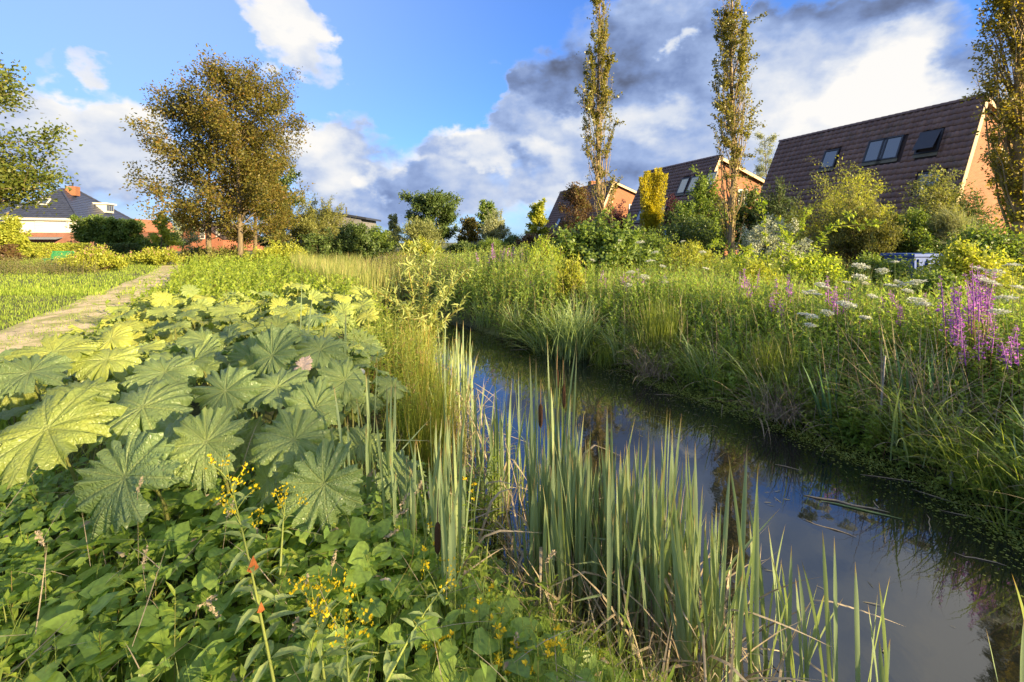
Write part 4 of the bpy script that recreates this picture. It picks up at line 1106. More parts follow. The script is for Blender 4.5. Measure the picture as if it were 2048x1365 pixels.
# --- an unseen bushy tree, added behind the camera to shade the near plants
tree('added_shade_tree', 'unseen leafy tree added behind the camera to shade the near plants', 19.5, -12.2, 8.2, .2, .12, lambda q: 3.4 * (1 - .45 * q), 30, (84, 40), 1800, .20, G['alder_l'], twigs=7, sd=.35, T=FAR)
# ------------------------------------------------------------------ undergrowth nobody could count
G['bank'] = leaf_mat('bank_leaf', (.105, .17, .035), (.24, .32, .07), .48, .5)
G['bank2'] = leaf_mat('bank_leaf_pale', (.12, .175, .03), (.26, .31, .06), .45, .5)
G['herb'] = leaf_mat('herb_leaf', (.10, .16, .022), (.26, .31, .045), .45, .45)
G['grass'] = leaf_mat('grass_blade', (.075, .115, .022), (.21, .25, .055), .42, .5, c2=(.34, .30, .13))
G['lawn'] = leaf_mat('lawn_blade', (.095, .155, .022), (.235, .295, .045), .45, .6, c2=(.36, .32, .12))
G['dry'] = leaf_mat('dry_stalk', (.13, .10, .07), (.36, .29, .20), .2, .8, tcol=(1, 1, 1))
G['stem'] = leaf_mat('herb_stem', (.09, .10, .025), (.20, .19, .05), .1, .6, c2=(.20, .09, .05))
G['reed'] = leaf_mat('reed_blade', (.10, .13, .035), (.22, .24, .07), .4, .5, c2=(.33, .25, .13))
G['bind'] = leaf_mat('bindweed_leaf', (.10, .175, .04), (.20, .28, .055), .42, .38, c2=(.32, .34, .06))
G['moss'] = leaf_mat('water_weed', (.09, .13, .025), (.20, .22, .045), .3, .6)
G['magenta'] = leaf_mat('loosestrife_petal', (.36, .12, .50), (.60, .26, .70), .38, .5, tcol=(1.4, 1.1, 1.4), gain=1.0)
G['umbel'] = leaf_mat('umbel_petal', (.60, .62, .52), (.82, .82, .76), .3, .6, tcol=(1, 1, 1), gain=1.0)
G['yellow'] = leaf_mat('yellow_petal', (.62, .46, .01), (.82, .62, .02), .35, .5, tcol=(1.1, 1, .7), gain=1.0)

def forbs(ms, ml, base, h, nl, ls, T=LONG, lean=.12, start=.12, elev=.45, sd=0.0, srad=.003, decus=True, top=.5, lr=None, fall=.0):
    """leafy upright stems"""
    n = len(base); K = 4
    az = U(0, 2 * pi, n); le = np.abs(NRM(0, lean, n))
    t = np.linspace(0, 1, K)
    P = base[:, None, :] + np.stack([np.cos(az)[:, None] * np.sin(le)[:, None] * t ** 1.5 * h[:, None], np.sin(az)[:, None] * np.sin(le)[:, None] * t ** 1.5 * h[:, None], t * h[:, None] * np.cos(le)[:, None]], -1)
    tubes(ms, P, srad * np.linspace(1.2, .5, K)[None] * np.ones((n, 1)), 3, U(0, 1, n))
    u = (start + (1 - start) * (np.arange(nl)[None] + U(0, 1, (n, nl))) / nl)
    k = np.minimum((u * (K - 1)).astype(int), K - 2); fr = (u * (K - 1) - k)[..., None]
    ii = np.arange(n)[:, None]
    pos = P[ii, k] * (1 - fr) + P[ii, k + 1] * fr
    la = U(0, 2 * pi, n)[:, None] + np.arange(nl)[None] * (pi / 2 if decus else 2.4) + (np.arange(nl)[None] % 2) * pi + NRM(0, .3, (n, nl))
    e = elev + NRM(0, .3, (n, nl)) + (u - .5) * .5 - fall
    d = np.stack([np.cos(la) * np.cos(e), np.sin(la) * np.cos(e), np.sin(e)], -1).reshape(-1, 3)
    s = (ls * (1.15 - (1 - top) * u) * U(.7, 1.25, (n, nl))).ravel()
    r = np.clip(np.repeat(U(0, .7, n), nl) + U(0, .3, n * nl), 0, 1) if lr is None else lr
    inst(ml, T, pos.reshape(-1, 3).astype(np.float32), frames(d, norm(NRM(0, .3, d.shape) + np.array([0, 0, 1.]))), s, r)
    return P[:, -1], P

def on_right(n, y0, y1, o0, o1, p=1.0):
    y = U(y0, y1, n); o = o0 + (o1 - o0) * U(0, 1, n) ** p
    x = xr(y) + o
    return np.stack([x, y, ground(x, y)], -1)
def on_left(n, y0, y1, o0, o1, p=1.0):
    y = U(y0, y1, n); o = o0 + (o1 - o0) * U(0, 1, n) ** p
    x = xl(y) - o
    return np.stack([x, y, ground(x, y)], -1)
def inview(b, m=.5, zt=1.2):
    px = 1024 + b[:, 0] / np.maximum(b[:, 1], .3) * FPX
    return b[(b[:, 1] > .3) & (px > -2048 * m) & (px < 2048 * (1 + m))]

# right bank: leafy willowherb, mint and loosestrife foliage
ms, ml = MB(), MB()
b = inview(on_right(3600, 1.3, 9.5, -.05, 3.6, 1.0)); o = b[:, 0] - xr(b[:, 1])
hh = np.clip(.33 + .28 * o, .3, .85) * U(.6, 1.12, len(b)); nr_ = b[:, 1] < 5.6
forbs(ms, ml, b[nr_], hh[nr_], 24, .095, LEAFN, lean=.3)
forbs(ms, ml, b[~nr_], hh[~nr_], 20, .105, FARN, lean=.3)
b = inview(on_right(2200, 8.5, 17, -.1, 5.0, .9)); o = b[:, 0] - xr(b[:, 1])
forbs(ms, ml, b, (np.clip(.45 + .1 * o, .4, .7) + .55 * (b[:, 0] / b[:, 1] < .10)) * U(.65, 1.15, len(b)), 18, .11, FARN, lean=.2)
tag(ml.build('bank_undergrowth', G['bank']), 'dense leafy undergrowth covering the right bank', kind='stuff')
tag(ms.build('bank_stems', G['stem']), 'thin stems of the right bank undergrowth', kind='stuff')
ms, ml = MB(), MB()
b = inview(on_right(1900, 1.5, 14, 1.8, 10.5)); o = b[:, 0] - xr(b[:, 1])
forbs(ms, ml, b, U(.40, .75, len(b)), 18, .095, LEAFN, lean=.22)
b = inview(on_right(1250, 11, 24, .5, 11)); 
forbs(ms, ml, b, U(.45, .85, len(b)) + .3 * (b[:, 0] / b[:, 1] < .10), 16, .13, FAR, lean=.2)
tag(ml.build('sunlit_undergrowth', G['bank2']), 'pale leafy undergrowth on top of the right bank', kind='stuff')
tag(ms.build('undergrowth_stems', G['stem']), 'thin stems of the pale undergrowth', kind='stuff')

# right bank grasses, dead stalks hanging over the water
mg = MB()
b = inview(on_right(5200, 1.2, 12, -.1, 7)); n = len(b)
blades(mg, b, U(0, 2 * pi, n), np.abs(NRM(0, .25, n)), U(.3, .75, n), U(.004, .009, n), U(.2, 1.5, n), 4, U(0, .9, n), twist=NRM(0, .5, n))
b = inview(on_right(3500, 6, 24, 2, 11)); n = len(b)
blades(mg, b, U(0, 2 * pi, n), np.abs(NRM(0, .2, n)), U(.4, .75, n), U(.006, .011, n), U(.1, .9, n), 3, U(.2, 1.0, n), twist=NRM(0, .5, n))
tag(mg.build('bank_grass', G['grass']), 'long green grass among the plants of the right bank', kind='stuff')
md = MB()
b = inview(on_right(1100, 2.4, 9.5, -.1, .9, 1.4)); n = len(b)
b[:, 2] += U(0, .35, n)
b = b[::2]; n = len(b)
blades(md, b, pi + NRM(0, .9, n), U(.5, 1.4, n), U(.35, .9, n), U(.004, .007, n), U(.4, 1.4, n), 5, U(0, .9, n))
b = inview(on_right(500, 2.4, 9.5, .1, 2.2)); n = len(b)
blades(md, b, U(0, 2 * pi, n), np.abs(NRM(0, .3, n)), U(.7, 1.15, n), U(.003, .006, n), U(0, .4, n), 4, U(.3, 1, n))
b = inview(on_right(420, 4, 16, 2, 7)); n = len(b)
P = b; blades(md, P, U(0, 2 * pi, n), np.abs(NRM(0, .12, n)), U(.55, .95, n), U(.004, .007, n), U(0, .3, n), 4, U(.3, 1, n))
tag(md.build('dry_grass', G['dry']), 'dry straw coloured stalks at the water edge and in the undergrowth', kind='stuff')
# low water weed mat along the right shore
mw = MB()
n = 16000
y = U(2.4, 8.6, n); o = U(-.38, .35, n); x = xr(y) + o + .12 * wob(x=y * 9, y=y * 3)
keep = wob(x * 5 + 1, y * 5) > -.18 + np.where(o < -.15, .2, -.1)
x, y, o = x[keep], y[keep], o[keep]; n = len(x)
z = np.maximum(ground(x, y), WATER) + U(.0, .10, n) * np.clip(.55 + o, .08, 1)
inst(mw, LEAFN, np.stack([x, y, z], -1).astype(np.float32), frames(norm(NRM(0, 1, (n, 3)) + np.array([0, 0, .4])), norm(NRM(0, .5, (n, 3)) + np.array([0, 0, 1.]))), U(.5, 1.2, n) * .035, U(0, 1, n))
tag(mw.build('water_weed', G['moss']), 'low green mat of water weed along the right shore', kind='stuff')

# left bank: bright leafy herbs beyond the big leaves
ms, ml = MB(), MB()
b = inview(on_left(1500, 8.2, 20, .1, 5.5)); b = b[b[:, 0] > path_x(b[:, 1]) + 1.2]
forbs(ms, ml, b, U(.35, .85, len(b)), 20, .115, FAR, lean=.3, decus=False)
b = inview(on_left(900, 18, 34, .2, 8)); b = b[b[:, 0] > path_x(b[:, 1]) + 1.2]
forbs(ms, ml, b, U(.5, 1.0, len(b)), 16, .15, FAR, lean=.25, decus=False)
b = inview(on_left(420, 4.2, 9, -.1, .9))
forbs(ms, ml, b, U(.3, .75, len(b)), 22, .07, LONG, lean=.3)
tag(ml.build('herb_undergrowth', G['herb']), 'bright leafy herbs on the left bank beyond the big leaves', kind='stuff')
tag(ms.build('herb_stems', G['stem']), 'thin stems of the left bank herbs', kind='stuff')

# grass on the left of and along the path
mg = MB()
def lawn(n, y0, y1, x0, x1, hmin, hmax, w, segs=2):
    y = y0 + (y1 - y0) * U(0, 1, n) ** 1.3
    lo = np.maximum(at(-150, y), path_x(y) + x0); hi = np.minimum(path_x(y) + x1, xl(y) - .4)
    x = lo + (hi - lo) * U(0, 1, n)
    dp = np.abs(x - path_x(y)); keep = (dp > .62 + .7 * wob(x * 2.2, y * 2.2)) | (U(0, 1, n) < .10) | ((dp < .22 + .3 * wob(x * 2, y)) & (U(0, 1, n) < .6))
    x, y = x[keep], y[keep]; m_ = len(x)
    hh = U(hmin, hmax, m_) * (.7 + .6 * np.clip(wob(x * 1.3, y * 1.3) + .5, 0, 1))
    blades(mg, np.stack([x, y, ground(x, y)], -1), U(0, 2 * pi, m_), np.abs(NRM(0, .4, m_)), hh, U(.6, 1.4, m_) * w, U(.2, 1.2, m_), segs, np.clip(U(0, .8, m_) + .25 * wob(x * .8, y * .8), 0, 1))
lawn(36000, 3.5, 16, -9, 3.2, .03, .10, .010)
lawn(32000, 14, 36, -16, 6, .05, .15, .022)
lawn(9000, 34, 60, -18, 8, .15, .35, .05)
tag(mg.build('grass', G['lawn']), 'mown yellow green grass on both sides of the footpath', kind='stuff')
# taller weeds in front of the hedge
ms, ml = MB(), MB()
y = U(22, 30, 700); x = U(-1, 0, 700) * 8 + path_x(y) - 3.4; b = inview(np.stack([x, y, ground(x, y)], -1))
forbs(ms, ml, b, U(.3, .95, len(b)), 14, .11, LEAFN, lean=.25)
tag(ml.build('meadow_weeds', G['olive']), 'tall dry weeds in front of the bench and hedge', kind='stuff')
tag(ms.build('meadow_stems', G['dry']), 'dry stems of the weeds in front of the bench', kind='stuff')

# reed bed closing the far water
mr = MB()
n = 7000; y = 14.5 + 30 * U(0, 1, n) ** 1.2; f = U(-.12, 1.08, n); x = xl(y) + (xr(y) - xl(y)) * f
b = np.stack([x, y, np.maximum(ground(x, y), WATER)], -1)
blades(mr, b, U(0, 2 * pi, n), np.abs(NRM(0, .10, n)), U(.8, 1.45, n), U(.012, .024, n), U(0, .5, n), 3, U(0, 1, n), twist=NRM(0, .6, n))
n = 2200; y = 13.2 + 8 * U(0, 1, n); x = xl(y) - U(-.7, .9, n); b = np.stack([x, y, np.maximum(ground(x, y), WATER)], -1)
blades(mr, b, U(0, 2 * pi, n), np.abs(NRM(0, .12, n)), U(.8, 1.5, n), U(.010, .018, n), U(0, .5, n), 3, U(0, 1, n), twist=NRM(0, .6, n))
tag(mr.build('reed_bed', G['reed']), 'pale reed bed closing the far end of the water', kind='stuff')
ms, ml = MB(), MB()
y = U(13, 26, 1100); x = xr(y) + U(-.4, 1.6, 1100); b = np.stack([x, y, np.maximum(ground(x, y), WATER)], -1)
forbs(ms, ml, b, U(.7, 1.2, len(b)), 14, .13, FARN, lean=.15)
tag(ml.build('far_undergrowth', G['olive']), 'hazy olive undergrowth along the far right shore', kind='stuff')
tag(ms.build('far_stems', G['dry']), 'dry stems in the far right shore undergrowth', kind='stuff')

# ------------------------------------------------------------------ plants one can point at: right bank
M_STEMR = flat_mat('reddish_stem', (.14, .07, .045), .7, var=.3)
M_STEMG = flat_mat('green_stem', (.13, .19, .05), .6, var=.2)
M_STEMY = flat_mat('yellow_green_stem', (.26, .30, .06), .55, var=.15)
def loosestrife(label, x, y, spikes, h, group=None, spread=.12, leaves=True, fl=70, size=.016):
    z = gz(x, y); root = thing('purple_loosestrife', label, 'wildflower', (x, y, z), 0, group)
    b = np.stack([NRM(0, spread, spikes), NRM(0, spread, spikes), np.zeros(spikes)], -1).astype(np.float32)
    ms, ml = MB(), MB()
    hh = h * U(.75, 1.08, spikes)
    top, P = forbs(ms, ml, b, hh, 26, .07, LEAFN, lean=.10, start=.1, srad=.004, top=.35)
    ms.build('stem', M_STEMR, root); ml.build('leaves', G['bank'], root)
    for i in range(spikes):
        nf = int(fl * rng.choice([.35, .7, 1.0, 1.0])); m = MB(); t = U(0, 1, nf) ** .8
        a0, a1 = P[i, 2], P[i, 3]; d = (a1 - a0)
        c = a0 + d * (.1 + 1.0 * t[:, None]) 
        an = U(0, 2 * pi, nf); rad = .018 * (1.15 - t) + .004
        c = c + np.stack([np.cos(an) * rad, np.sin(an) * rad, np.zeros(nf)], -1)
        dd = norm(np.stack([np.cos(an), np.sin(an), U(-.2, .6, nf)], -1))
        whorl = np.clip(.7 + .4 * np.sin(t * 38 + i), .45, 1)
        inst(m, PETAL, c.astype(np.float32), frames(dd, norm(NRM(0, 1, (nf, 3)))), size * U(.7, 1.3, nf) * (1.2 - .7 * t) * whorl, np.clip(U(0, 1, nf) - .2 * t, 0, 1))
        tubes(m, np.stack([a0 + d * .05, a0 + d * .6, a0 + d * 1.1])[None], np.array([[.006, .005, .001]]), 5, .2)
        m.build('flower_spike', G['magenta'], root)
    return root
def on_px(px, py, y):
    """point on the bank below a spike whose tip shows at this column and row at distance y; returns x and height above ground"""
    x = at(px, y); return x, zat(py, y) - gz(x, y)
LS = [(1968, 528, 4.6, 16, 'large loosestrife clump with many pink purple spikes at the right picture edge', .15),
      (1915, 590, 4.7, 8, 'loosestrife with thick purple spikes on the left of the large clump', .10),
      (2020, 640, 4.2, 10, 'low spreading loosestrife in front of the large clump at the picture edge', .16),
      (1678, 560, 6.2, 5, 'loosestrife among the white umbels, with three tall spikes', .09),
      (1578, 552, 7.0, 3, 'single tall purple loosestrife spike left of the white umbels', .07),
      (1488, 548, 7.6, 5, 'slender fading loosestrife left of the single tall spike', .14),
      (1552, 600, 6.6, 2, 'short loosestrife below the single tall spike', .07),
      (1842, 556, 5.8, 2, 'thin loosestrife spike under the blue tank', .06),
      (1788, 590, 5.8, 2, 'small loosestrife spike behind the flat white umbels', .06),
      (1240, 548, 10.4, 7, 'loosestrife clump below the hazel bush', .22),
      (1270, 560, 9.8, 5, 'loosestrife right of the clump below the hazel bush', .18),
      (1330, 560, 9.3, 3, 'thin loosestrife between the white umbels on the middle bank', .15),
      (1025, 495, 14, 14, 'broad loosestrife stand showing many spikes at the bend of the water', .45),
      (1000, 505, 15, 6, 'loosestrife on the left end of the stand at the bend', .35),
      (1080, 540, 12.6, 6, 'loosestrife with pinkish spikes low on the far bank', .25),
      (1035, 560, 12.2, 4, 'loosestrife close above the water at the bend', .25)]
for px, py, y, n, lab, sp in LS:
    x, h = on_px(px, py, y); h += .05 if y > 5 else -.02
    loosestrife(lab, x, y, n, max(.5, h), None, sp, fl=115 if y < 8 else 80, size=.030 if y < 8 else .042)

def umbel(label, px, py, y, r, group, lean=None, bract=False):
    x = at(px, y) ; zt = zat(py, y); dx, dy = NRM(0, .05, 2)
    bx_, by_ = x + dx, y + dy; z0 = gz(bx_, by_)
    root = thing('white_umbel', label, 'wildflower', (bx_, by_, z0), 0, group)
    r *= 1.08 * U(.8, 1.15); top = np.array([x - bx_, y - by_, zt - z0 + .07])
    hub = top - np.array([0, 0, r * .8])
    ms = MB()
    tubes(ms, np.array([[(0, 0, 0), hub * .5 + np.array([NRM(0, .02), NRM(0, .02), 0]), hub]]), np.array([[.005, .004, .003]]), 4)
    k = 22; an = np.arange(k) * 2.4; rr = r * np.sqrt((np.arange(k) + .5) / k)
    til = NRM(0, .18, 2)
    C = top + np.stack([np.cos(an) * rr, np.sin(an) * rr, r * .28 * (1 - (rr / r) ** 2) + (np.cos(an) * til[0] + np.sin(an) * (.22 + til[1])) * rr], -1)
    Hb = np.broadcast_to(hub, C.shape)
    tubes(ms, np.stack([Hb, (Hb + C) / 2 + (C - Hb) * np.array([.1, .1, -.05]), C], 1), .0013, 3)
    # a few forked side leaves
    nl = 14; u = U(.2, .8, nl); a = U(0, 2 * pi, nl)
    ml = MB(); inst(ml, LONG, (hub * u[:, None]).astype(np.float32), frames(norm(np.stack([np.cos(a), np.sin(a), U(-.1, .7, nl)], -1)), np.tile([0, 0, 1.], (nl, 1)) + NRM(0, .1, (nl, 3))), U(.06, .12, nl), U(0, 1, nl))
    ms.build('stem', M_STEMG, root); ml.build('leaves', G['bank'], root)
    q = 12; f = np.repeat(C, q, 0) + NRM(0, 1, (k * q, 3)) * np.array([.11, .11, .03]) * r
    mf = MB(); n = k * q
    inst(mf, PETAL, f.astype(np.float32), frames(norm(NRM(0, 1, (n, 3)) * np.array([1, 1, .25])), norm(NRM(0, .25, (n, 3)) + np.array([0, 0, 1.]))), U(.7, 1.3, n) * max(.018, r * .27), U(0, 1, n))
    mf.build('flower_head', G['umbel'], root)
UM = [(1280, 492, 10, .085), (1310, 512, 9.6, .07), (1240, 488, 10.3, .04), (1185, 527, 10.8, .05), (1405, 512, 9.4, .085), (1365, 490, 9.9, .05), (1300, 530, 9.3, .08), (1325, 540, 9.2, .06), (1262, 552, 9.2, .07),
      (1290, 562, 8.9, .09), (1258, 578, 8.6, .05), (1412, 545, 8.8, .06), (1330, 572, 8.8, .06)]
for q in UM: umbel('white flat umbel in the group on the middle bank in front of the hazel bush', *q, 'white umbels on the middle bank')
UM = [(1722, 544, 6.4, .105), (1765, 553, 6.3, .07), (1790, 534, 6.8, .05), (1722, 566, 6.1, .08), (1728, 577, 6.1, .045), (1640, 580, 6.2, .06), (1650, 586, 6.0, .06), (1625, 594, 6.0, .05), (1614, 597, 6.0, .045), (1634, 600, 5.9, .05),
      (1692, 576, 6.1, .055), (1784, 584, 5.9, .065), (1832, 577, 5.8, .085), (1800, 578, 5.9, .06), (1693, 622, 5.4, .085), (1655, 638, 5.4, .06), (1618, 645, 5.4, .075), (1604, 641, 5.4, .045), (1620, 664, 5.2, .055), (1835, 616, 5.2, .09), (1850, 622, 5.1, .06), (1815, 594, 5.6, .05), (1730, 648, 5.3, .05), (1745, 605, 5.6, .06)]
for q in UM: umbel('white flat umbel among the purple spikes on the near right bank', *q, 'white umbels on the near right bank')
UM = [(1980, 580, 4.5, .085), (2010, 612, 4.3, .085), (1965, 572, 4.7, .06), (2025, 545, 4.8, .06), (1958, 551, 5, .05), (2040, 592, 4.4, .06), (1998, 640, 4.2, .06), (1990, 560, 4.8, .07)]
for q in UM: umbel('white umbel standing within the large loosestrife clump at the picture edge', *q, 'white umbels within the loosestrife clump')

def tussock(name, label, cat, x, y, n, length, width, lean, curve, mat, rnd=(0, .8), r=.12, az=None, zoff=0, segs=6, group=None, tw=.4):
    z = max(gz(x, y), WATER) + zoff; root = thing(name, label, cat, (x, y, z), 0, group)
    m = MB(); b = np.stack([NRM(0, r, n), NRM(0, r, n), np.full(n, -.05)], -1)
    a = U(0, 2 * pi, n) if az is None else NRM(az[0], az[1], n)
    blades(m, b, a, np.abs(NRM(lean, lean * .4, n)), U(length[0], length[1], n), U(width[0], width[1], n), U(curve[0], curve[1], n), segs, U(rnd[0], rnd[1], n), twist=NRM(0, tw, n))
    m.build('blades', mat, root)
    return root
G['sedge'] = leaf_mat('sedge_blade', (.10, .15, .060), (.21, .27, .12), .35, .4, c2=(.30, .30, .16))
G['rush'] = leaf_mat('rush_stalk', (.07, .10, .015), (.16, .19, .028), .3, .5, c2=(.26, .17, .05))
tussock('sedge_clump', 'large arching sedge clump leaning over the far right shore', 'sedge', at(1140, 8.1), 8.1, 190, (.9, 1.4), (.012, .019), .22, (.5, 1.9), G['sedge'], r=.17)
tussock('sedge_clump', 'long sedge blades hanging low over the water left of the large sedge clump', 'sedge', at(1090, 8.4), 8.4, 70, (.7, 1.1), (.011, .017), .7, (.5, 1.5), G['sedge'], r=.12, az=(pi, .7))
tussock('rush_clump', 'upright olive rush clump in the middle of the right bank', 'rush', at(1300, 7.2) + .2, 7.2, 420, (.75, 1.2), (.004, .007), .12, (0, .4), G['rush'], r=.17)
tussock('rush_clump', 'second rush clump, under the white umbels', 'rush', at(1545, 5.6), 5.6, 320, (.65, .95), (.004, .006), .16, (0, .4), G['rush'], r=.15)
tussock('dead_sedge', 'grey brown dead tussock drooping to the water below the middle rush clump', 'dead grass', at(1300, 6.75), 6.75, 170, (.4, .75), (.004, .007), .7, (.6, 1.8), G['dry'], r=.13, zoff=.12)
tussock('dead_sedge', 'grey dead tussock drooping to the water below the second rush clump', 'dead grass', at(1560, 5.1), 5.1, 220, (.4, .8), (.004, .007), .7, (.6, 1.8), G['dry'], r=.13, zoff=.12)
tussock('dead_sedge', 'tangle of fallen dry stalks left of the grey thorny stick', 'dead grass', at(1850, 4.4), 4.4, 160, (.6, 1.1), (.004, .006), .8, (.2, .9), G['dry'], r=.2, zoff=.2)
G['flag'] = leaf_mat('flag_blade', (.045, .10, .05), (.10, .18, .085), .4, .4)
tussock('flag_leaves', 'broad blue green flag leaves fanning up beside the thorny stick', 'water plant', at(1662, 4.75), 4.75, 9, (.6, .95), (.022, .030), .14, (.1, .35), G['flag'], r=.05, az=(pi * .8, .8))
tussock('flag_leaves', 'tall broad flag leaves in the shade right of the thorny stick', 'water plant', at(1840, 4.5), 4.5, 12, (.7, 1.0), (.02, .03), .07, (.05, .3), G['flag'], r=.09)
tussock('flag_leaves', 'green flag tuft standing in the water under the right shore', 'water plant', at(2010, 3.25), 3.25, 16, (.2, .4), (.008, .013), .4, (.2, .8), G['grass'], r=.05)
tussock('grass_tuft', 'green hanging grass over the dark water at the right edge', 'grass', at(1990, 3.5), 3.5, 220, (.4, .8), (.005, .008), .5, (.6, 1.7), G['grass'], r=.15, zoff=.15, az=(pi, 1.0))
tussock('grass_tuft', 'fresh green grass tuft at the water edge left of the dead tussocks', 'grass', at(1215, 7.55), 7.55, 150, (.35, .65), (.006, .01), .35, (.2, .9), G['grass'], r=.12)
tussock('grass_tuft', 'pale grass tuft with feathery seed stalks in front of the hazel bush', 'grass', at(1110, 10.6), 10.6, 240, (.8, 1.25), (.007, .012), .12, (.1, .5), G['bank2'], r=.2)
for i, (yy, oo, nn, lab) in enumerate(((3.3, .18, 60, 'broad bladed sedge tuft hanging over the water at the right picture edge'), (4.15, .12, 55, 'broad bladed sedge tuft overhanging the water below the thorny stick'), (5.35, .15, 60, 'broad bladed sedge tuft between the two grey dead tussocks'), (6.25, .12, 60, 'broad bladed sedge tuft overhanging the water below the middle rush clump'), (7.6, .12, 55, 'broad bladed sedge tuft right of the large arching sedge clump'), (9.4, .1, 60, 'sedge tuft at the water edge left of the large arching sedge clump'), (10.6, .1, 60, 'farthest sedge tuft at the bend of the water'))):
    tussock('sedge_tuft', lab, 'sedge', float(xr(yy)) + oo, yy, nn, (.5, .95), (.010, .017), .35, (.5, 1.7), G['sedge'], r=.13, az=(pi, 1.3), zoff=.05)
ms, ml = MB(), MB()
b = inview(on_right(800, 1.4, 10, -.12, .45)); b[:, 2] = np.maximum(b[:, 2], WATER)
forbs(ms, ml, b, U(.2, .55, len(b)), 18, .085, LEAFN, lean=.55)
tag(ml.build('shore_plants', G['bank2']), 'pale leafy plants overhanging the right water edge', kind='stuff')
tag(ms.build('shore_stems', G['stem']), 'thin stems of the plants at the right water edge', kind='stuff')
# grey thorny stick
x, y = at(1768, 4.5), 4.5
st = thing('thorny_stick', 'pale grey dead stick with short thorns standing on the right bank', 'stick', (x, y, gz(x, y) - .05))
hh = zat(712, y) - gz(x, y) + .05
P = np.array([(-.10, 0, 0), (-.03, 0, hh * .35), (0, .01, hh * .7), (.01, 0, hh)])
M_STICK = flat_mat('grey_dead_wood', (.30, .28, .25), .85, var=.25, scale=30)
m = MB(); tubes(m, P[None], np.array([[.012, .010, .009, .008]]), 7); m.build('shaft', M_STICK, st)
for i in range(12):
    t = U(.1, .97); c = np.array([np.interp(t, np.linspace(0, 1, 4), P[:, k]) for k in range(3)]); a = U(0, 6.3)
    m = MB(); tubes(m, np.array([[c, c + np.array([cos(a) * .03, sin(a) * .03, .014])]]), np.array([[.004, .0008]]), 4); m.build('thorn', M_STICK, st)
x, y = 3.62, 3.75
m = MB(); tubes(m, np.array([[(0, 0, .05), (.25, .25, .28), (.6, .5, .62)]]), np.array([[.012, .014, .01]]), 6)
tag(m.build('dead_branch', M_STICK, loc=(x, y, gz(x, y))), 'bleached dead branch sticking out of the bank at the right edge', 'branch')

G['debris'] = leaf_mat('plant_debris', (.05, .055, .02), (.22, .19, .11), .1, .8)
# ------------------------------------------------------------------ floating stalks
def stalk(label, px, py, ang, L_, r=.007, mat=None):
    d = (EYE - WATER) * FPX / (py - HOR); x = at(px, d)
    m = MB(); t = np.linspace(-.5, .5, 6)
    tubes(m, np.stack([t * L_, NRM(0, .006, 6), NRM(0, .002, 6)], -1)[None], r * np.array([[.3, .9, 1, 1, .8, .25]]), 6)
    o = m.build('floating_stalk', mat or G['dry']); o.location = (x, d, WATER + .004); o.rotation_euler = (0, 0, ang)
    tag(o, label, 'stalk', 'stalks floating on the water')
stalk('long pale floating stem on the dark water, the thickest of the floating stalks', 1690, 1008, -.45, .55, .008)
stalk('green floating reed stem lying against the thick pale stem', 1720, 1020, -.5, .5, .006, G['sedge'])
for px, py, a, l in ((1790, 960, -.35, .5), (1660, 1058, -.7, .3), (1575, 935, -.6, .2), (1890, 1000, -.8, .4), (1960, 1040, -.6, .45), (1750, 1010, 1.2, .12), (1860, 1050, .9, .3), (1330, 790, -.15, .3), (1295, 762, -.1, .4), (990, 660, .05, .5), (1040, 700, .2, .4), (1455, 1245, -.7, .1), (1772, 1308, 1.2, .06), (1960, 1120, -.5, .25)):
    stalk('thin dry stalk floating on the dark water near the right shore', px, py, a, l, .0035)
mk = MB(); n = 9000; y = 2.2 + 9 * U(0, 1, n) ** 1.2; sd_ = U(0, 1, n) < .7; x = np.where(sd_, xr(y) - np.abs(NRM(0, .33, n)), xl(y) + np.abs(NRM(0, .25, n)) + .1)
kp = wob(x * 4 + 3, y * 4) > .02; x, y = x[kp], y[kp]; n = len(x)
inst(mk, QUAD, np.stack([x, y, np.full(n, WATER + .005)], -1).astype(np.float32), frames(norm(NRM(0, 1, (n, 3)) * np.array([1, 1, 0]) + np.array([1e-4, 0, 0])), np.tile([0, 0, 1.], (n, 1))), U(.007, .016, n), U(0, 1, n))
tag(mk.build('duckweed', G['moss']), 'specks of duckweed floating along the water edges', kind='stuff')
mw = MB(); n = 1100
y = np.concatenate([U(2.3, 7.5, 800), U(7.5, 11.5, 300)]); x = xr(y) - np.abs(NRM(0, .8, n)) - .1
keep = (x > xl(y) + .5) & (wob(x * 3, y * 3) > -.1); x, y = x[keep], y[keep]; n = len(x)
b = np.stack([x, y, np.full(n, WATER + .004)], -1)
inst(mw, LONG, b.astype(np.float32), frames(norm(NRM(0, 1, (n, 3)) * np.array([1, 1, 0.03]) + np.array([.6, -.35, 0])), np.tile([0, 0, 1.], (n, 1))), (U(.3, 1.3, n) * .09)[:, None] * np.array([[.35, 1., .3]]), U(0, 1, n))
tag(mw.build('floating_debris', G['debris']), 'specks of plant debris drifting on the dark water', kind='stuff')
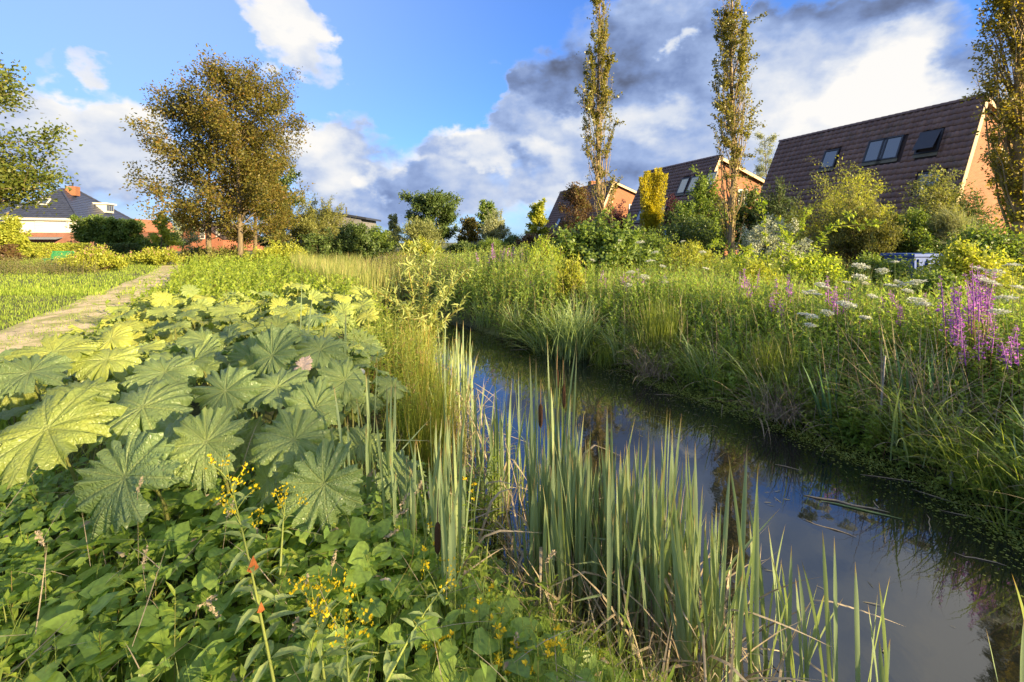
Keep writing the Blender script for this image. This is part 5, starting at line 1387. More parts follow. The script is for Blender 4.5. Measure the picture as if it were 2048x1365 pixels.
# ------------------------------------------------------------------ the big round lobed leaves
def bigleaf_mat():
    m, k, out = new_mat('umbrella_leaf')
    uv = k.n('ShaderNodeUVMap'); uv.uv_map = 'UVMap'
    oi = k.n('ShaderNodeObjectInfo')
    ti = k.n('ShaderNodeAttribute', attribute_name='tint', attribute_type='OBJECT')
    sep = k.n('ShaderNodeSeparateXYZ'); k.put(sep.inputs[0], uv.outputs[0])
    x, y = sep.outputs[0], sep.outputs[1]
    r = k.math('SQRT', k.math('ADD', k.math('MULTIPLY', x, x), k.math('MULTIPLY', y, y)))
    a = k.math('ARCTAN2', y, x)
    NLB = 9
    ph = k.math('MULTIPLY', a, NLB / (2 * pi))
    fr = k.math('ABSOLUTE', k.math('SUBTRACT', k.math('FRACT', k.math('ADD', ph, .5)), .5))       # 0 on a main vein
    dist = k.math('MULTIPLY', k.math('MULTIPLY', fr, 2 * pi / NLB), r)
    main = k.mr(dist, k.math('SUBTRACT', .016, k.math('MULTIPLY', r, .010)), k.math('SUBTRACT', .030, k.math('MULTIPLY', r, .016)), 1, 0)
    wv = k.noise(uv.outputs[0], 6, 2, .5)
    sec = k.math('FRACT', k.math('ADD', k.math('MULTIPLY', k.math('SUBTRACT', r, k.math('MULTIPLY', dist, 1.1)), 7.5), k.math('MULTIPLY', wv, .5)))
    sec = k.mr(k.math('ABSOLUTE', k.math('SUBTRACT', sec, .5)), 0.0, .085, 1, 0)
    vo = k.n('ShaderNodeTexVoronoi', feature='DISTANCE_TO_EDGE'); k.put(vo.inputs['Vector'], uv.outputs[0]); vo.inputs['Scale'].default_value = 15
    net = k.mr(vo.outputs['Distance'], 0, .10, 1, 0)
    n1 = k.noise(uv.outputs[0], 2.5, 5, .6)
    f = k.math('ADD', k.math('ADD', k.math('MULTIPLY', ti.outputs['Fac'], .7), k.math('MULTIPLY', k.math('SUBTRACT', n1, .5), .6)), .12, clamp=True)
    c = k.ramp(f, [(.0, (.13, .21, .09)), (.35, (.21, .29, .10)), (.65, (.31, .37, .08)), (1, (.44, .43, .06))])
    veinf = k.math('MAXIMUM', k.math('MULTIPLY', main, .42), k.math('MAXIMUM', k.math('MULTIPLY', sec, .22), k.math('MULTIPLY', net, .10)))
    c = k.mix(veinf, c, (.38, .43, .14))
    edge = k.mr(k.math('ADD', r, k.math('MULTIPLY', k.math('SUBTRACT', n1, .5), .35)), .93, 1.08, 0, .6)
    edge = k.math('MULTIPLY', edge, k.mr(oi.outputs['Random'], .2, .6, .1, 1))
    c = k.mix(edge, c, (.26, .12, .05))
    sp = k.noise(uv.outputs[0], 11, 3, .5); k.put(sp.node.inputs['Vector'], k.vmath('ADD', uv.outputs[0], oi.outputs['Location']))
    c = k.mix(k.mr(sp, .70, .74, 0, .5), c, (.20, .13, .06))
    p = k.n('ShaderNodeBsdfPrincipled'); k.put(p.inputs['Base Color'], c); p.inputs['Roughness'].default_value = .38
    p.inputs['Specular IOR Level'].default_value = .6
    h = k.math('SUBTRACT', k.math('MULTIPLY', k.mr(vo.outputs['Distance'], 0, .28, 0, 1), .5), k.math('ADD', k.math('MULTIPLY', main, .9), k.math('MULTIPLY', sec, .55)))
    b = k.n('ShaderNodeBump'); b.inputs['Strength'].default_value = .6; b.inputs['Distance'].default_value = .010
    k.put(b.inputs['Height'], h); k.put(p.inputs['Normal'], b.outputs[0])
    tr = k.n('ShaderNodeBsdfTranslucent'); k.put(tr.inputs['Color'], k.mix(1.0, c, (1.6, 1.7, .7), 'MULTIPLY'))
    mx = k.n('ShaderNodeMixShader'); mx.inputs[0].default_value = .33
    k.t.links.new(p.outputs[0], mx.inputs[1]); k.t.links.new(tr.outputs[0], mx.inputs[2]); k.t.links.new(mx.outputs[0], out.inputs[0])
    return m
M_BIG = bigleaf_mat()
M_STALK = flat_mat('leaf_stalk', (.16, .17, .05), .55, var=.25)
def bigleaf_mesh(seed):
    g = np.random.default_rng(seed); NLB = 9; na = NLB * 14; nr = 9
    th = np.arange(na) / na * 2 * pi
    ph = th * NLB / (2 * pi); fr = np.abs(((ph + .5) % 1) - .5) * 2          # 0 on the vein, 1 in the notch
    lob = g.uniform(.86, 1.10, NLB); depth = g.uniform(.10, .30, NLB + 1)
    lobr = np.interp(ph, np.arange(NLB + 1), np.append(lob, lob[0]))
    dep = depth[np.minimum(np.floor(ph).astype(int), NLB)]
    teeth = np.abs(((ph * 5 + .5) % 1) - .5) * 2; fine = np.abs(((ph * 14 + .5) % 1) - .5) * 2
    sub = np.abs(((ph * 3 + .5) % 1) - .5) * 2
    re = lobr * (1.0 - dep * fr ** 2.6) * (1 - .09 * sub ** 1.5) * (1 - .13 * teeth * g.uniform(.3, 1.4, na)) * (1 - .035 * fine) * (1 + .02 * g.normal(0, 1, na))
    back = np.exp(-((th - pi) / .16) ** 2); re *= 1 - .4 * back
    wa = g.uniform(.06, .20); wp = g.uniform(0, 6.3)
    thw = th + wa * np.sin(th + wp) + .06 * np.sin(2 * th + wp * 2)          # lobes are not evenly spread
    sx = g.uniform(.85, 1.05)
    rr = np.linspace(0, 1, nr + 1)[1:] ** .85
    p1, p2, p3 = g.uniform(0, 6.3, 3); cup = g.uniform(.12, .36); drp = g.uniform(.15, .60); tilt = g.uniform(0, 6.3)
    V = [(0, 0, 0)]; UVc = [(0, 0)]
    for q in rr:
        r_ = re * q
        z = cup * q ** 1.2 * .6 - drp * q ** 3 * .75 + .042 * q * fr ** 1.2 + .085 * q ** 2 * np.sin(3 * th + p1) + .06 * q ** 3 * np.sin(NLB * 1.5 * th + p2) + .07 * q ** 2 * np.sin(2 * th + p3) + .05 * q ** 4 * np.sin(23 * th + p1) + .03 * q ** 2 * np.sin(13 * th + p3) + g.normal(0, .008, na) * q
        z += .10 * q ** 2 * np.cos(th - tilt)
        V += list(zip(r_ * np.cos(thw), sx * r_ * np.sin(thw), z)); 
        UVc += list(zip(r_ * np.cos(th) / np.maximum(lobr, .1), r_ * np.sin(th) / np.maximum(lobr, .1)))
    i = np.arange(na); j = (i + 1) % na
    tris = np.stack([np.zeros(na, int), 1 + i, 1 + j], -1)
    quads = np.concatenate([np.stack([1 + k * na + i, 1 + (k + 1) * na + i, 1 + (k + 1) * na + j, 1 + k * na + j], -1) for k in range(nr - 1)])
    m = MB(); m.add(np.array(V), [tris, quads]); m.uv = np.array(UVc)
    return m.mesh('leaf', M_BIG)
BIG = [bigleaf_mesh(s) for s in range(9)]
def big_plant(label, x, y, leaves, group=None):
    """leaves: (world x, y, z, radius, normal, spin, tint, mesh index)"""
    z0 = gz(x, y) - .03; root = thing('umbrella_plant', label, 'plant', (x, y, z0), 0, group)
    for (lx, ly, lz, r, nv, spin, tint, mi) in leaves:
        o = bpy.data.objects.new('leaf', BIG[mi]); link(o, root)
        q = Vector(nv).to_track_quat('Z', 'Y'); 
        o.rotation_mode = 'QUATERNION'; o.rotation_quaternion = q @ Matrix.Rotation(spin, 3, 'Z').to_quaternion()
        o.location = (lx - x, ly - y, lz - z0); o.scale = (r, r * U(.88, 1.05), r)
        o['tint'] = float(tint)
        c = np.array([lx - x, ly - y, lz - z0]); n_ = np.array(Vector(nv).normalized()); b0 = np.array([c[0] * .25, c[1] * .25, 0])
        m = MB(); t = np.linspace(0, 1, 7)[:, None]; mid = c - n_ * c[2] * .55
        P = b0 * (1 - t) ** 2 + mid * 2 * t * (1 - t) + (c - n_ * .004) * t ** 2
        tubes(m, P[None], np.linspace(.009, .006, 7)[None], 6)
        s_ = m.build('stalk', M_STALK, root)
    return root
def px_pt(px, py, d): return at(px, d), d, zat(py, d)
HERO = [  # column, row of the leaf centre, distance, radius, normal, tint, label
    (92, 858, 2.12, .285, (.15, -.62, .75), .75, 'umbrella plant with the broad yellow green leaf lying open at the left edge'),
    (285, 815, 2.45, .27, (.1, -.50, .85), .35, 'umbrella plant with a wide brown rimmed leaf right of the yellow green one'),
    (250, 955, 1.98, .27, (-.25, -.78, .50), .22, 'umbrella plant with the long blue green leaf hanging down in front'),
    (412, 885, 2.12, .20, (.05, -.65, .72), .42, 'umbrella plant with a small neat leaf between the larger ones'),
    (588, 880, 2.25, .215, (.15, -.60, .78), .38, 'umbrella plant with a lobed leaf over the yellow flower tips'),
    (648, 968, 2.05, .215, (.10, -.92, .32), .18, 'umbrella plant with the round dark leaf turned to the camera beside the reeds'),
    (535, 960, 2.15, .14, (-.45, -.75, .35), .62, 'umbrella plant with a half folded bright leaf behind the yellow flowers'),
    (450, 782, 2.75, .21, (.2, -.72, .55), .12, 'umbrella plant with an upright dark green leaf in shadow'),
    (553, 775, 2.85, .25, (.1, -.40, .90), .28, 'umbrella plant with a pale leaf spread flat in the middle of the patch'),
    (630, 815, 2.70, .20, (.25, -.62, .72), .22, 'umbrella plant with a dull green leaf left of the tall reeds'),
    (335, 895, 2.2, .19, (.0, -.7, .6), .30, 'umbrella plant half hidden under the small neat leaf'),
    (60, 745, 2.9, .24, (.1, -.4, .9), .30, 'umbrella plant with a blue green leaf at the left picture edge'),
    (105, 705, 3.2, .28, (.2, -.35, .9), .85, 'umbrella plant with a sunlit yellow leaf standing over the path side'),
    (215, 720, 3.3, .24, (.3, -.2, .9), .75, 'umbrella plant with a yellowish leaf seen from below'),
    (330, 745, 3.0, .23, (.1, -.45, .85), .30, 'umbrella plant with a grey green leaf right of the yellowish one'),
    (390, 720, 3.35, .22, (-.2, -.55, .8), .42, 'umbrella plant with a tilted leaf in the second row'),
    (545, 712, 3.3, .24, (-.2, -.75, .5), .15, 'umbrella plant with the dark cupped leaf behind the flat pale one'),
    (640, 700, 3.5, .24, (.2, -.5, .85), .30, 'umbrella plant with a shiny leaf next to the faded pink one'),
    (690, 760, 3.0, .20, (.3, -.55, .8), .35, 'umbrella plant at the edge of the tall reeds, with a bright rim'),
    (160, 790, 2.6, .20, (.3, -.35, .85), .6, 'umbrella plant with a small upright yellow leaf'),
]
for i, (px, py, d, r, nv, ti, lab) in enumerate(HERO):
    x, y, z = px_pt(px, py, d)
    nv = norm(np.array(nv))
    bx_, by_ = x + .05, y + .22
    lv = [(x, y, z, r, nv, U(0, 6.3) , ti, i % 9)]
    for k_ in range(2):                              # lower leaves of the same plant
        a = U(0, 6.3); rr = r * U(.9, 1.2)
        lv.append((bx_ + cos(a) * rr, by_ + .12 + abs(sin(a)) * rr, max(gz(bx_, by_) + .10, z - U(.12, .26)), r * U(.6, .85), norm(np.array([cos(a) * .4, -.35 + .2 * sin(a), .9])), U(0, 6.3), np.clip(ti + NRM(0, .15), 0, 1), int(rng.integers(9))))
    big_plant(lab, bx_, by_, lv)
# the faded pink leaf
x, y, z = px_pt(606, 733, 3.15)
M_FADED = leaf_mat('faded_pink_leaf', (.42, .30, .25), (.55, .42, .36), .3, .6)
fm = BIG[3].copy(); fm.materials.clear(); fm.materials.append(M_FADED)
t_ = thing('umbrella_plant', 'umbrella plant with a faded pinkish white small leaf', 'plant', (x, y + .1, gz(x, y)))
o = bpy.data.objects.new('leaf', fm); link(o, t_); o.location = (0, -.1, z - gz(x, y)); o.scale = (.085, .085, .085); o.rotation_euler = (R(55), 0, R(-12))
m = MB(); tubes(m, np.array([[(0, 0, 0), (0, .02, (z - gz(x, y)) * .6), (0, -.095, z - gz(x, y) - .004)]]), .005, 5); m.build('stalk', M_STALK, t_)
# the body of the patch
POLY = np.array([(-3.6, 2.3), (-2.0, 2.35), (-.95, 2.5), (-.95, 3.6), (-1.9, 6), (-3.2, 8.9), (-6.9, 9.2), (-5.7, 6.3), (-4.5, 4.2), (-4.4, 3)], float)
def inside(x, y):
    c = np.zeros(len(x), bool); n = len(POLY); j = n - 1
    for i in range(n):
        xi, yi = POLY[i]; xj, yj = POLY[j]
        c ^= ((yi > y) != (yj > y)) & (x < (xj - xi) * (y - yi) / (yj - yi + 1e-12) + xi); j = i
    return c
pts = []
cx_, cy_ = U(-7, -.8, 9000), U(2.2, 9.2, 9000); ok = inside(cx_, cy_)
for x, y in zip(cx_[ok], cy_[ok]):
    if all((x - a) ** 2 + (y - b) ** 2 > .36 ** 2 for a, b in pts): pts.append((x, y))
hero_xy = [(at(h[0], h[2]), h[2]) for h in HERO]
pts = [p for p in pts if all((p[0] - a) ** 2 + (p[1] - b) ** 2 > (.30 if p[1] < 3.3 else .22) ** 2 for a, b in hero_xy)]
for x, y in pts:
    if y > 6.2: lab, grp = 'sunlit umbrella plant in the far yellowish part of the leaf patch', 'umbrella plants in the far part of the patch'
    elif y > 4: lab, grp = 'umbrella plant in the middle part of the leaf patch, leaves overlapping flatly', 'umbrella plants in the middle of the patch'
    else: lab, grp = 'umbrella plant filling the near rows of the leaf patch', 'umbrella plants in the near rows'
    lv = []
    base_h = .62 + .10 * sin(x * 2.1) * cos(y * 1.7)
    for k_ in range(3 if y < 6.2 else 3):
        a = U(0, 6.3); rad = U(.0, .24)
        tz = base_h * U(.72, 1.08) - k_ * .07
        if y < 2.9: tz *= .72
        nv = norm(np.array([NRM(.12, .36), NRM(-.30, .34), .9]))
        ti = np.clip(NRM(.42 + (.28 if y > 5 else .0) + (.12 if x < -3 else 0), .22), 0, 1)  # far and left leaves tinted yellower: sunlight put into their colour
        lv.append((x + cos(a) * rad, y + sin(a) * rad, gz(x, y) + tz, U(.145, .24), nv, U(0, 6.3), ti, int(rng.integers(9))))
    big_plant(lab, x, y, lv, grp)

# ------------------------------------------------------------------ reedmace (cattail)
def reed_mat():
    m, k, out = new_mat('reedmace_leaf')
    at_ = k.n('ShaderNodeAttribute', attribute_name='rnd'); oi = k.n('ShaderNodeObjectInfo')
    tc = k.n('ShaderNodeTexCoord'); sep = k.n('ShaderNodeSeparateXYZ'); k.put(sep.inputs[0], tc.outputs['Object'])
    v = k.vmath('MULTIPLY', tc.outputs['Object'], (1, 1, .06))
    n1 = k.noise(v, 260, 2, .6)
    f = k.math('ADD', k.math('MULTIPLY', oi.outputs['Random'], .5), k.math('MULTIPLY', n1, .45), clamp=True)
    c = k.ramp(f, [(.1, (.20, .275, .15)), (.5, (.28, .355, .19)), (.9, (.38, .44, .19))])
    c = k.mix(k.mr(at_.outputs['Fac'], .88, .99, 0, .9), c, (.36, .22, .09))
    c = k.mix(k.mr(at_.outputs['Fac'], .22, .0, 0, .6), c, (.24, .20, .08))
    p = k.n('ShaderNodeBsdfPrincipled'); k.put(p.inputs['Base Color'], c); p.inputs['Roughness'].default_value = .45
    tr = k.n('ShaderNodeBsdfTranslucent'); k.put(tr.inputs['Color'], k.mix(1., c, (1.5, 1.5, .7), 'MULTIPLY'))
    mx = k.n('ShaderNodeMixShader'); mx.inputs[0].default_value = .35
    k.t.links.new(p.outputs[0], mx.inputs[1]); k.t.links.new(tr.outputs[0], mx.inputs[2]); k.t.links.new(mx.outputs[0], out.inputs[0])
    return m
M_REED = reed_mat()
def reed_leaf(length, width, lean, curve, az, bend=None):
    K = 13; s = np.linspace(0, 1, K)
    th = lean + curve * s ** 2.2
    if bend: th = th + (s > bend[0]) * bend[1] * np.clip((s - bend[0]) / .06, 0, 1)
    ds = length / (K - 1)
    hx = np.concatenate([[0], np.cumsum(np.sin(th[:-1]) * ds)]); hz = np.concatenate([[0], np.cumsum(np.cos(th[:-1]) * ds)])
    tw = az + pi / 2 + NRM(0, .5) + U(-.8, .8) * s
    C = np.stack([hx * cos(az), hx * sin(az), hz], -1)
    side = np.stack([np.cos(tw), np.sin(tw), 0 * tw], -1)
    w = width * np.minimum(1, .75 + .8 * s) * np.clip((1 - s) * 4.2, 0, 1) ** .75
    fold = np.cross(side, np.gradient(C, axis=0)); fold = norm(fold)
    L_ = C - side * w[:, None] / 2 + fold * w[:, None] * .12; R_ = C + side * w[:, None] / 2 + fold * w[:, None] * .12
    V = np.concatenate([L_[:-1], C[:-1], R_[:-1], C[-1:]]); n = K - 1
    i = np.arange(n - 1)
    F = [np.concatenate([np.stack([i, n + i, n + i + 1, i + 1], -1), np.stack([n + i, 2 * n + i, 2 * n + i + 1, n + i + 1], -1)]), np.array([(n - 1, 2 * n - 1, 3 * n), (2 * n - 1, 3 * n - 1, 3 * n)])]
    rn = np.concatenate([s[:-1]] * 3 + [s[-1:]])
    m = MB(); m.add(V, F, rn)
    return m.mesh('leaf', M_REED)
POOL = [reed_leaf(1.0, U(.013, .021), abs(NRM(.05, .055)), abs(NRM(.07, .12)), 0) for i in range(18)]
DEADL = [reed_leaf(1.0, U(.010, .016), U(.1, .35), .3, 0, bend=(U(.3, .7), U(.8, 2.0))) for i in range(4)]
for m_ in DEADL: m_.materials.clear(); m_.materials.append(G['dry'])
BENT = [reed_leaf(1.0, U(.010, .015), .06, .1, 0, bend=(U(.5, .75), U(.9, 1.7))) for i in range(5)]
M_SPIKE = flat_mat('brown_seed_head', (.085, .038, .016), .95, var=.35, scale=220, bump=.6)
M_TIP = flat_mat('dry_tip', (.28, .17, .08), .8)
def reedmace(x, y, n, h, label, group, bent=0, spike=None):
    z = max(gz(x, y), WATER) - .03
    root = thing('reedmace', label, 'reed', (x, y, z), U(0, 6.3), group)
    for i in range(n):
        o = bpy.data.objects.new('leaf', BENT[rng.integers(5)] if i < bent else POOL[rng.integers(18)]); link(o, root)
        o.location = (NRM(0, .018), NRM(0, .018), 0); s = h * U(.62, 1.05); o.scale = (1, 1, s)
        o.rotation_euler = (0, 0, U(0, 6.3))
    if U(0, 1) < .55:
        o = bpy.data.objects.new('dead_leaf', DEADL[rng.integers(4)]); link(o, root); o.scale = (1, 1, h * U(.45, .85)); o.rotation_euler = (0, 0, U(0, 6.3))
    if spike:
        hs, ls, rs = spike
        rot = -root.rotation_euler.z; d = np.array([NRM(0, .03), NRM(0, .03)])
        top = np.array([d[0], d[1], hs])
        m = MB(); tubes(m, np.array([[(0, 0, 0), (d[0] * .5, d[1] * .5, hs * .5), top]]), np.array([[.0045, .0035, .003]]), 6); m.build('stem', M_STEMG, root)
        m = MB(); t = np.linspace(0, 1, 11); prof = np.array([.25, .8, .97, 1, 1, 1, 1, 1, .97, .8, .25]) * rs
        tubes(m, np.stack([top[0] + 0 * t, top[1] + 0 * t, hs + t * ls], -1)[None], prof[None], 14); m.build('seed_head', M_SPIKE, root)
        m = MB(); q = hs + ls; tubes(m, np.array([[(top[0], top[1], q - .003), (top[0], top[1], q + .05), (top[0] + .004, top[1], q + .14)]]), np.array([[.0028, .003, .0012]]), 5); m.build('spike_tip', M_TIP, root)
    return root
GA = 'reedmace shoots of the dense stand in the water'
LA = 'slender pale green reedmace shoot in the dense stand at the near water edge'
spots = []
for i in range(98):                                  # dense stand in front
    f = U(0, 1); x = .12 + .74 * f + NRM(0, .10); y = 2.62 - .58 * f + NRM(0, .16)
    spots.append((x, y))
for x, y in spots:
    reedmace(x, y, int(rng.integers(4, 7)), U(.80, 1.22) - .12 * max(0, x - .6), LA, GA, bent=int(U(0, 1) < .35))
for i in range(9):                                   # thin outer shoots at the right end
    x = U(1.0, 1.5); y = 2.02 - .25 * (x - 1.1) + NRM(0, .06)
    reedmace(x, y, int(rng.integers(2, 5)), U(.70, .95), 'scattered reedmace shoot standing in open water right of the dense stand', 'scattered reedmace shoots in open water')
for i in range(3):
    reedmace(1.92 + .07 * i, 1.72 + NRM(0, .03), 2, U(.78, .92), 'reedmace blades rising in the bottom right corner', 'reedmace blades in the right corner')
for i in range(13):                                  # clump farther out
    x = -.12 + NRM(0, .16); y = 3.5 + NRM(0, .22)
    reedmace(x, y, int(rng.integers(4, 7)), U(.75, 1.1), 'reedmace shoot in the smaller clump farther out, between bank and open water', 'reedmace shoots of the smaller clump', bent=int(U(0, 1) < .2))
for i in range(17):                                  # yellowish row along the left shore
    y = U(4.2, 6.2); x = float(xl(y)) + U(.0, .45)
    reedmace(x, y, int(rng.integers(3, 6)), U(.8, 1.2), 'reedmace shoot in the sunlit row along the left shore', 'reedmace shoots along the left shore')
for i in range(18):                                  # on the bank, left of the stand
    x = U(-.82, -.20); y = U(2.1, 2.5)
    reedmace(x, y, int(rng.integers(3, 6)), U(.75, 1.02), 'reedmace shoot growing on the bank beside the big leaves', 'reedmace shoots on the bank')
def spiked(px, py_top, py_bot, d, rs, label):
    x = at(px, d); z = max(gz(x, d), WATER) - .03
    reedmace(x, d, 5, zat(py_top, d) - z + .25, label, None, 0, (zat(py_bot, d) - z, zat(py_top, d) - zat(py_bot, d), rs))
spiked(891, 1052, 1117, 1.88, .0135, 'reedmace with the fat dark brown seed head nearest the camera')
spiked(1073, 808, 856, 2.62, .0125, 'reedmace with a dark seed head, leftmost of the three over the water')
spiked(1106, 738, 780, 2.75, .0105, 'reedmace with the highest brown seed head of the three over the water')
spiked(1126, 770, 820, 2.7, .0105, 'reedmace with a slim seed head, rightmost of the three over the water')
# dead reed litter between the shoots
md = MB(); n = 620; f = U(0, 1, n); x = .12 + .8 * f + NRM(0, .12, n); y = 2.5 - .66 * f + NRM(0, .18, n)
b = np.stack([x, y, np.full(n, WATER) + U(-.02, .2, n)], -1)
blades(md, b, U(0, 6.3, n), U(.2, 1.5, n), U(.25, .7, n), U(.006, .013, n), U(0, 1.2, n), 5, U(0, 1, n), twist=NRM(0, .8, n))
n = 260; y = U(3, 5.5, n); x = xl(y) + U(-.1, .5, n); b = np.stack([x, y, np.full(n, WATER) + U(-.02, .2, n)], -1)
blades(md, b, U(0, 6.3, n), U(.1, 1.4, n), U(.3, .7, n), U(.004, .009, n), U(0, 1.2, n), 5, U(0, 1, n), twist=NRM(0, .8, n))
tag(md.build('dead_reed_litter', G['dry']), 'dead brown reed leaves lying between the standing shoots', kind='stuff')

# ------------------------------------------------------------------ left shore plants
def rush_with_flowers(label, x, y, n, h):
    root = tussock('soft_rush', label, 'rush', x, y, n, (h * .75, h * 1.1), (.003, .005), .13, (0, .45), G['rush'], r=.13, rnd=(.2, 1))
    k = 26; m = MB()
    c = np.stack([NRM(0, .16, k), NRM(0, .16, k), U(.45, .95, k) * h], -1)
    c = np.repeat(c, 10, 0) + NRM(0, .009, (k * 10, 3))
    inst(m, DIAM, c.astype(np.float32), frames(norm(NRM(0, 1, c.shape)), norm(NRM(0, 1, c.shape))), U(.006, .014, len(c)), U(0, 1, len(c)))
    tag(m.build('flower_clusters', M_TIP, root), kind='stuff')
rush_with_flowers('sunlit soft rush clump with brown flower clusters on the left shore', -.62, 3.55, 420, .95)
rush_with_flowers('second soft rush clump, behind the first along the left shore', -.85, 4.5, 380, 1.0)
rush_with_flowers('third soft rush clump near the willow sapling', -1.25, 5.8, 260, .95)
def sapling():
    y = 7.3; x = at(842, y); z = WATER
    root = thing('willow_sapling', 'young willow with pale narrow leaves and yellow twigs leaning over the water', 'sapling', (x, y, z))
    H = zat(486, y) - z
    ends = [(-.35, 0, .98), (-.02, .1, 1.0), (.28, -.1, .97), (.78, -.25, .80), (-.62, .1, .60), (.62, -.2, .50), (.15, .2, .84), (-.3, .3, .82), (.5, .1, .68), (-.75, -.1, .68), (.4, -.3, .60), (-.5, -.3, .42), (-.2, -.3, .5), (.1, -.35, .45), (-.75, 0, .35), (.3, 0, .35)]
    ms, ml = MB(), MB()
    E = np.array([(a, b, c * H) for a, b, c in ends]); n = len(E)
    S = NRM(0, .05, (n, 3)); S[:, 2] = 0
    S[:, 0] += E[:, 0] * .12
    P = paths(S, E, np.stack([-E[:, 0] * .22, E[:, 1] * 0, E[:, 2] * .08], -1), 7, .012)
    tubes(ms, P, np.linspace(.011, .0025, 7)[None] * np.ones((n, 1)), 5)
    SA, SB = [], []
    for i in range(n):
        for k_ in range(9):
            u = U(.3, .95) * 6; j = int(u); a = P[i, j] + (P[i, min(j + 1, 6)] - P[i, j]) * (u - j)
            d = norm(norm(E[i] - S[i]) * .8 + NRM(0, .5, 3)); SA.append(a); SB.append(a + d * U(.12, .32))
    SA, SB = np.array(SA), np.array(SB)
    tubes(ms, np.stack([SA, SB], 1), np.array([[.003, .0012]]), 3)
    A = np.concatenate([SA, P[:, 2:-1].reshape(-1, 3)]); B = np.concatenate([SB, P[:, 3:].reshape(-1, 3)])
    w = np.linalg.norm(B - A, axis=1)
    N = 2300; p = w / w.sum(); i = rng.choice(len(p), N, p=p); t = U(0, 1, N)[:, None]
    pos = A[i] + (B[i] - A[i]) * t
    d = norm(norm(B - A)[i] * .5 + NRM(0, .65, (N, 3)) + np.array([0, 0, .15]))
    inst(ml, leaf_long(.21, .04, .3), pos.astype(np.float32), frames(d, norm(NRM(0, .5, (N, 3)) + np.array([0, 0, 1.]))), U(.08, .15, N), U(0, 1, N))
    ms.build('twigs', flat_mat('yellow_twig', (.30, .22, .05), .6), root); ml.build('leaves', G['willow_s'], root)
G['willow_s'] = leaf_mat('sapling_leaf', (.15, .19, .06), (.33, .35, .14), .42, .42)
sapling()
def leafy(label, x, y, stems, h, ls, nl, lm, T=LONGB, name='leafy_weed', lean=.2, sm=None, spread=.08, decus=True):
    root = thing(name, label, 'weed', (x, y, gz(x, y)))
    ms, ml = MB(), MB(); b = np.stack([NRM(0, spread, stems), NRM(0, spread, stems), np.zeros(stems)], -1)
    forbs(ms, ml, b, h * U(.7, 1.1, stems), nl, ls, T, lean=lean, decus=decus, srad=.003)
    ms.build('stems', sm or M_STEMG, root); ml.build('leaves', lm, root)
leafy('bright green leafy weed at the foot of the rush clump by the open water', -.25, 3.1, 12, .55, .085, 20, G['herb'])
leafy('leafy weed with three part leaves behind the dead reed litter', -.45, 2.85, 10, .45, .08, 18, G['herb'])
leafy('leafy weed among the reedmace on the bank', -.55, 2.5, 10, .45, .08, 18, G['bind'])
leafy('pale weed between the rush clumps on the left shore', -.95, 4.0, 14, .6, .07, 22, G['herb'])
leafy('sunlit golden weed on the left shore behind the rushes', -1.5, 5.4, 22, .75, .06, 26, G['bank2'], spread=.25)
leafy('sunlit golden weed at the foot of the willow sapling', -1.9, 6.7, 26, .8, .06, 26, G['bank2'], spread=.3)
leafy('upright green weed rising out of the big leaves near the path', at(298, 7.5), 7.5, 4, 1.0, .12, 22, G['herb'], spread=.04, lean=.05)
leafy('small green weed at the path side of the big leaves', at(200, 6.3), 6.3, 3, .75, .15, 8, G['herb'], spread=.03, lean=.05)
for q, (px, d, h, lab) in enumerate(((600, 4.6, 1.25, 'tall single reed blades rising from the far right of the leaf patch'), (640, 4.2, 1.1, 'tall single reed blades between leaf patch and shore'), (690, 3.9, 1.15, 'bent tall reed blades right of the leaf patch'), (735, 2.9, 1.0, 'broad reed blades standing before the rush clump'), (780, 2.6, 1.0, 'leaning broad reed blades left of the soft rushes'))):
    reedmace(at(px, d), d, 4, h, lab, None, 1)

# ------------------------------------------------------------------ bindweed carpet and foreground herbs
def hb(x, y):
    return ground(x, y) + .07 + .10 * np.clip(wob(x * 2.2, y * 2.2) + .4, 0, 1.2) + .16 * np.clip((y - 1.2) / 1.1, 0, 1) * np.clip((-.1 - x) / .5, 0, 1)
def carpet_pts(n, y0=.95, y1=2.75):
    y = U(y0, y1, n); x = U(-4.4, .55, n)
    k = (x < xl(y) - .02) & (np.abs(x) < y * 1.9 + .4)
    x, y = x[k], y[k]; return x, y
ml = MB(); x, y = carpet_pts(6000); n = len(x)
z = hb(x, y) - np.abs(NRM(0, .07, n)) - .01; z = np.maximum(z, ground(x, y) + .01)
inst(ml, HEART, np.stack([x, y, z], -1).astype(np.float32), frames(norm(np.stack([NRM(0, 1, n), NRM(-.4, 1, n), NRM(-.25, .25, n)], -1)), norm(np.stack([NRM(0, .35, n), NRM(-.3, .35, n), np.ones(n)], -1))), U(.045, .10, n), U(.1, .8, n))
x, y = carpet_pts(3900); n = len(x); z = hb(x, y) + NRM(-.02, .05, n)
inst(ml, LEAF, np.stack([x, y, np.maximum(z, ground(x, y) + .02)], -1).astype(np.float32), frames(norm(np.stack([NRM(0, 1, n), NRM(-.2, 1, n), NRM(.1, .35, n)], -1)), norm(np.stack([NRM(0, .4, n), NRM(-.3, .4, n), np.ones(n)], -1))), U(.025, .06, n), U(.1, 1, n))
tag(ml.build('ground_cover', G['bind']), 'dense carpet of small leaves under the bindweed in the foreground', kind='stuff')
mn, mst = MB(), MB(); x, y = carpet_pts(150, 1.0, 2.5); b = np.stack([x, y, ground(x, y)], -1)
forbs(mst, mn, b, U(.18, .42, len(b)), 12, .062, leaf_t(.45, .1, .3, .35), lean=.3, srad=.002)
x, y = carpet_pts(60, 1.0, 2.3); b = np.stack([x, y, ground(x, y)], -1)
forbs(mst, mn, b, U(.2, .4, len(b)), 9, .10, LONG, lean=.35, srad=.002)
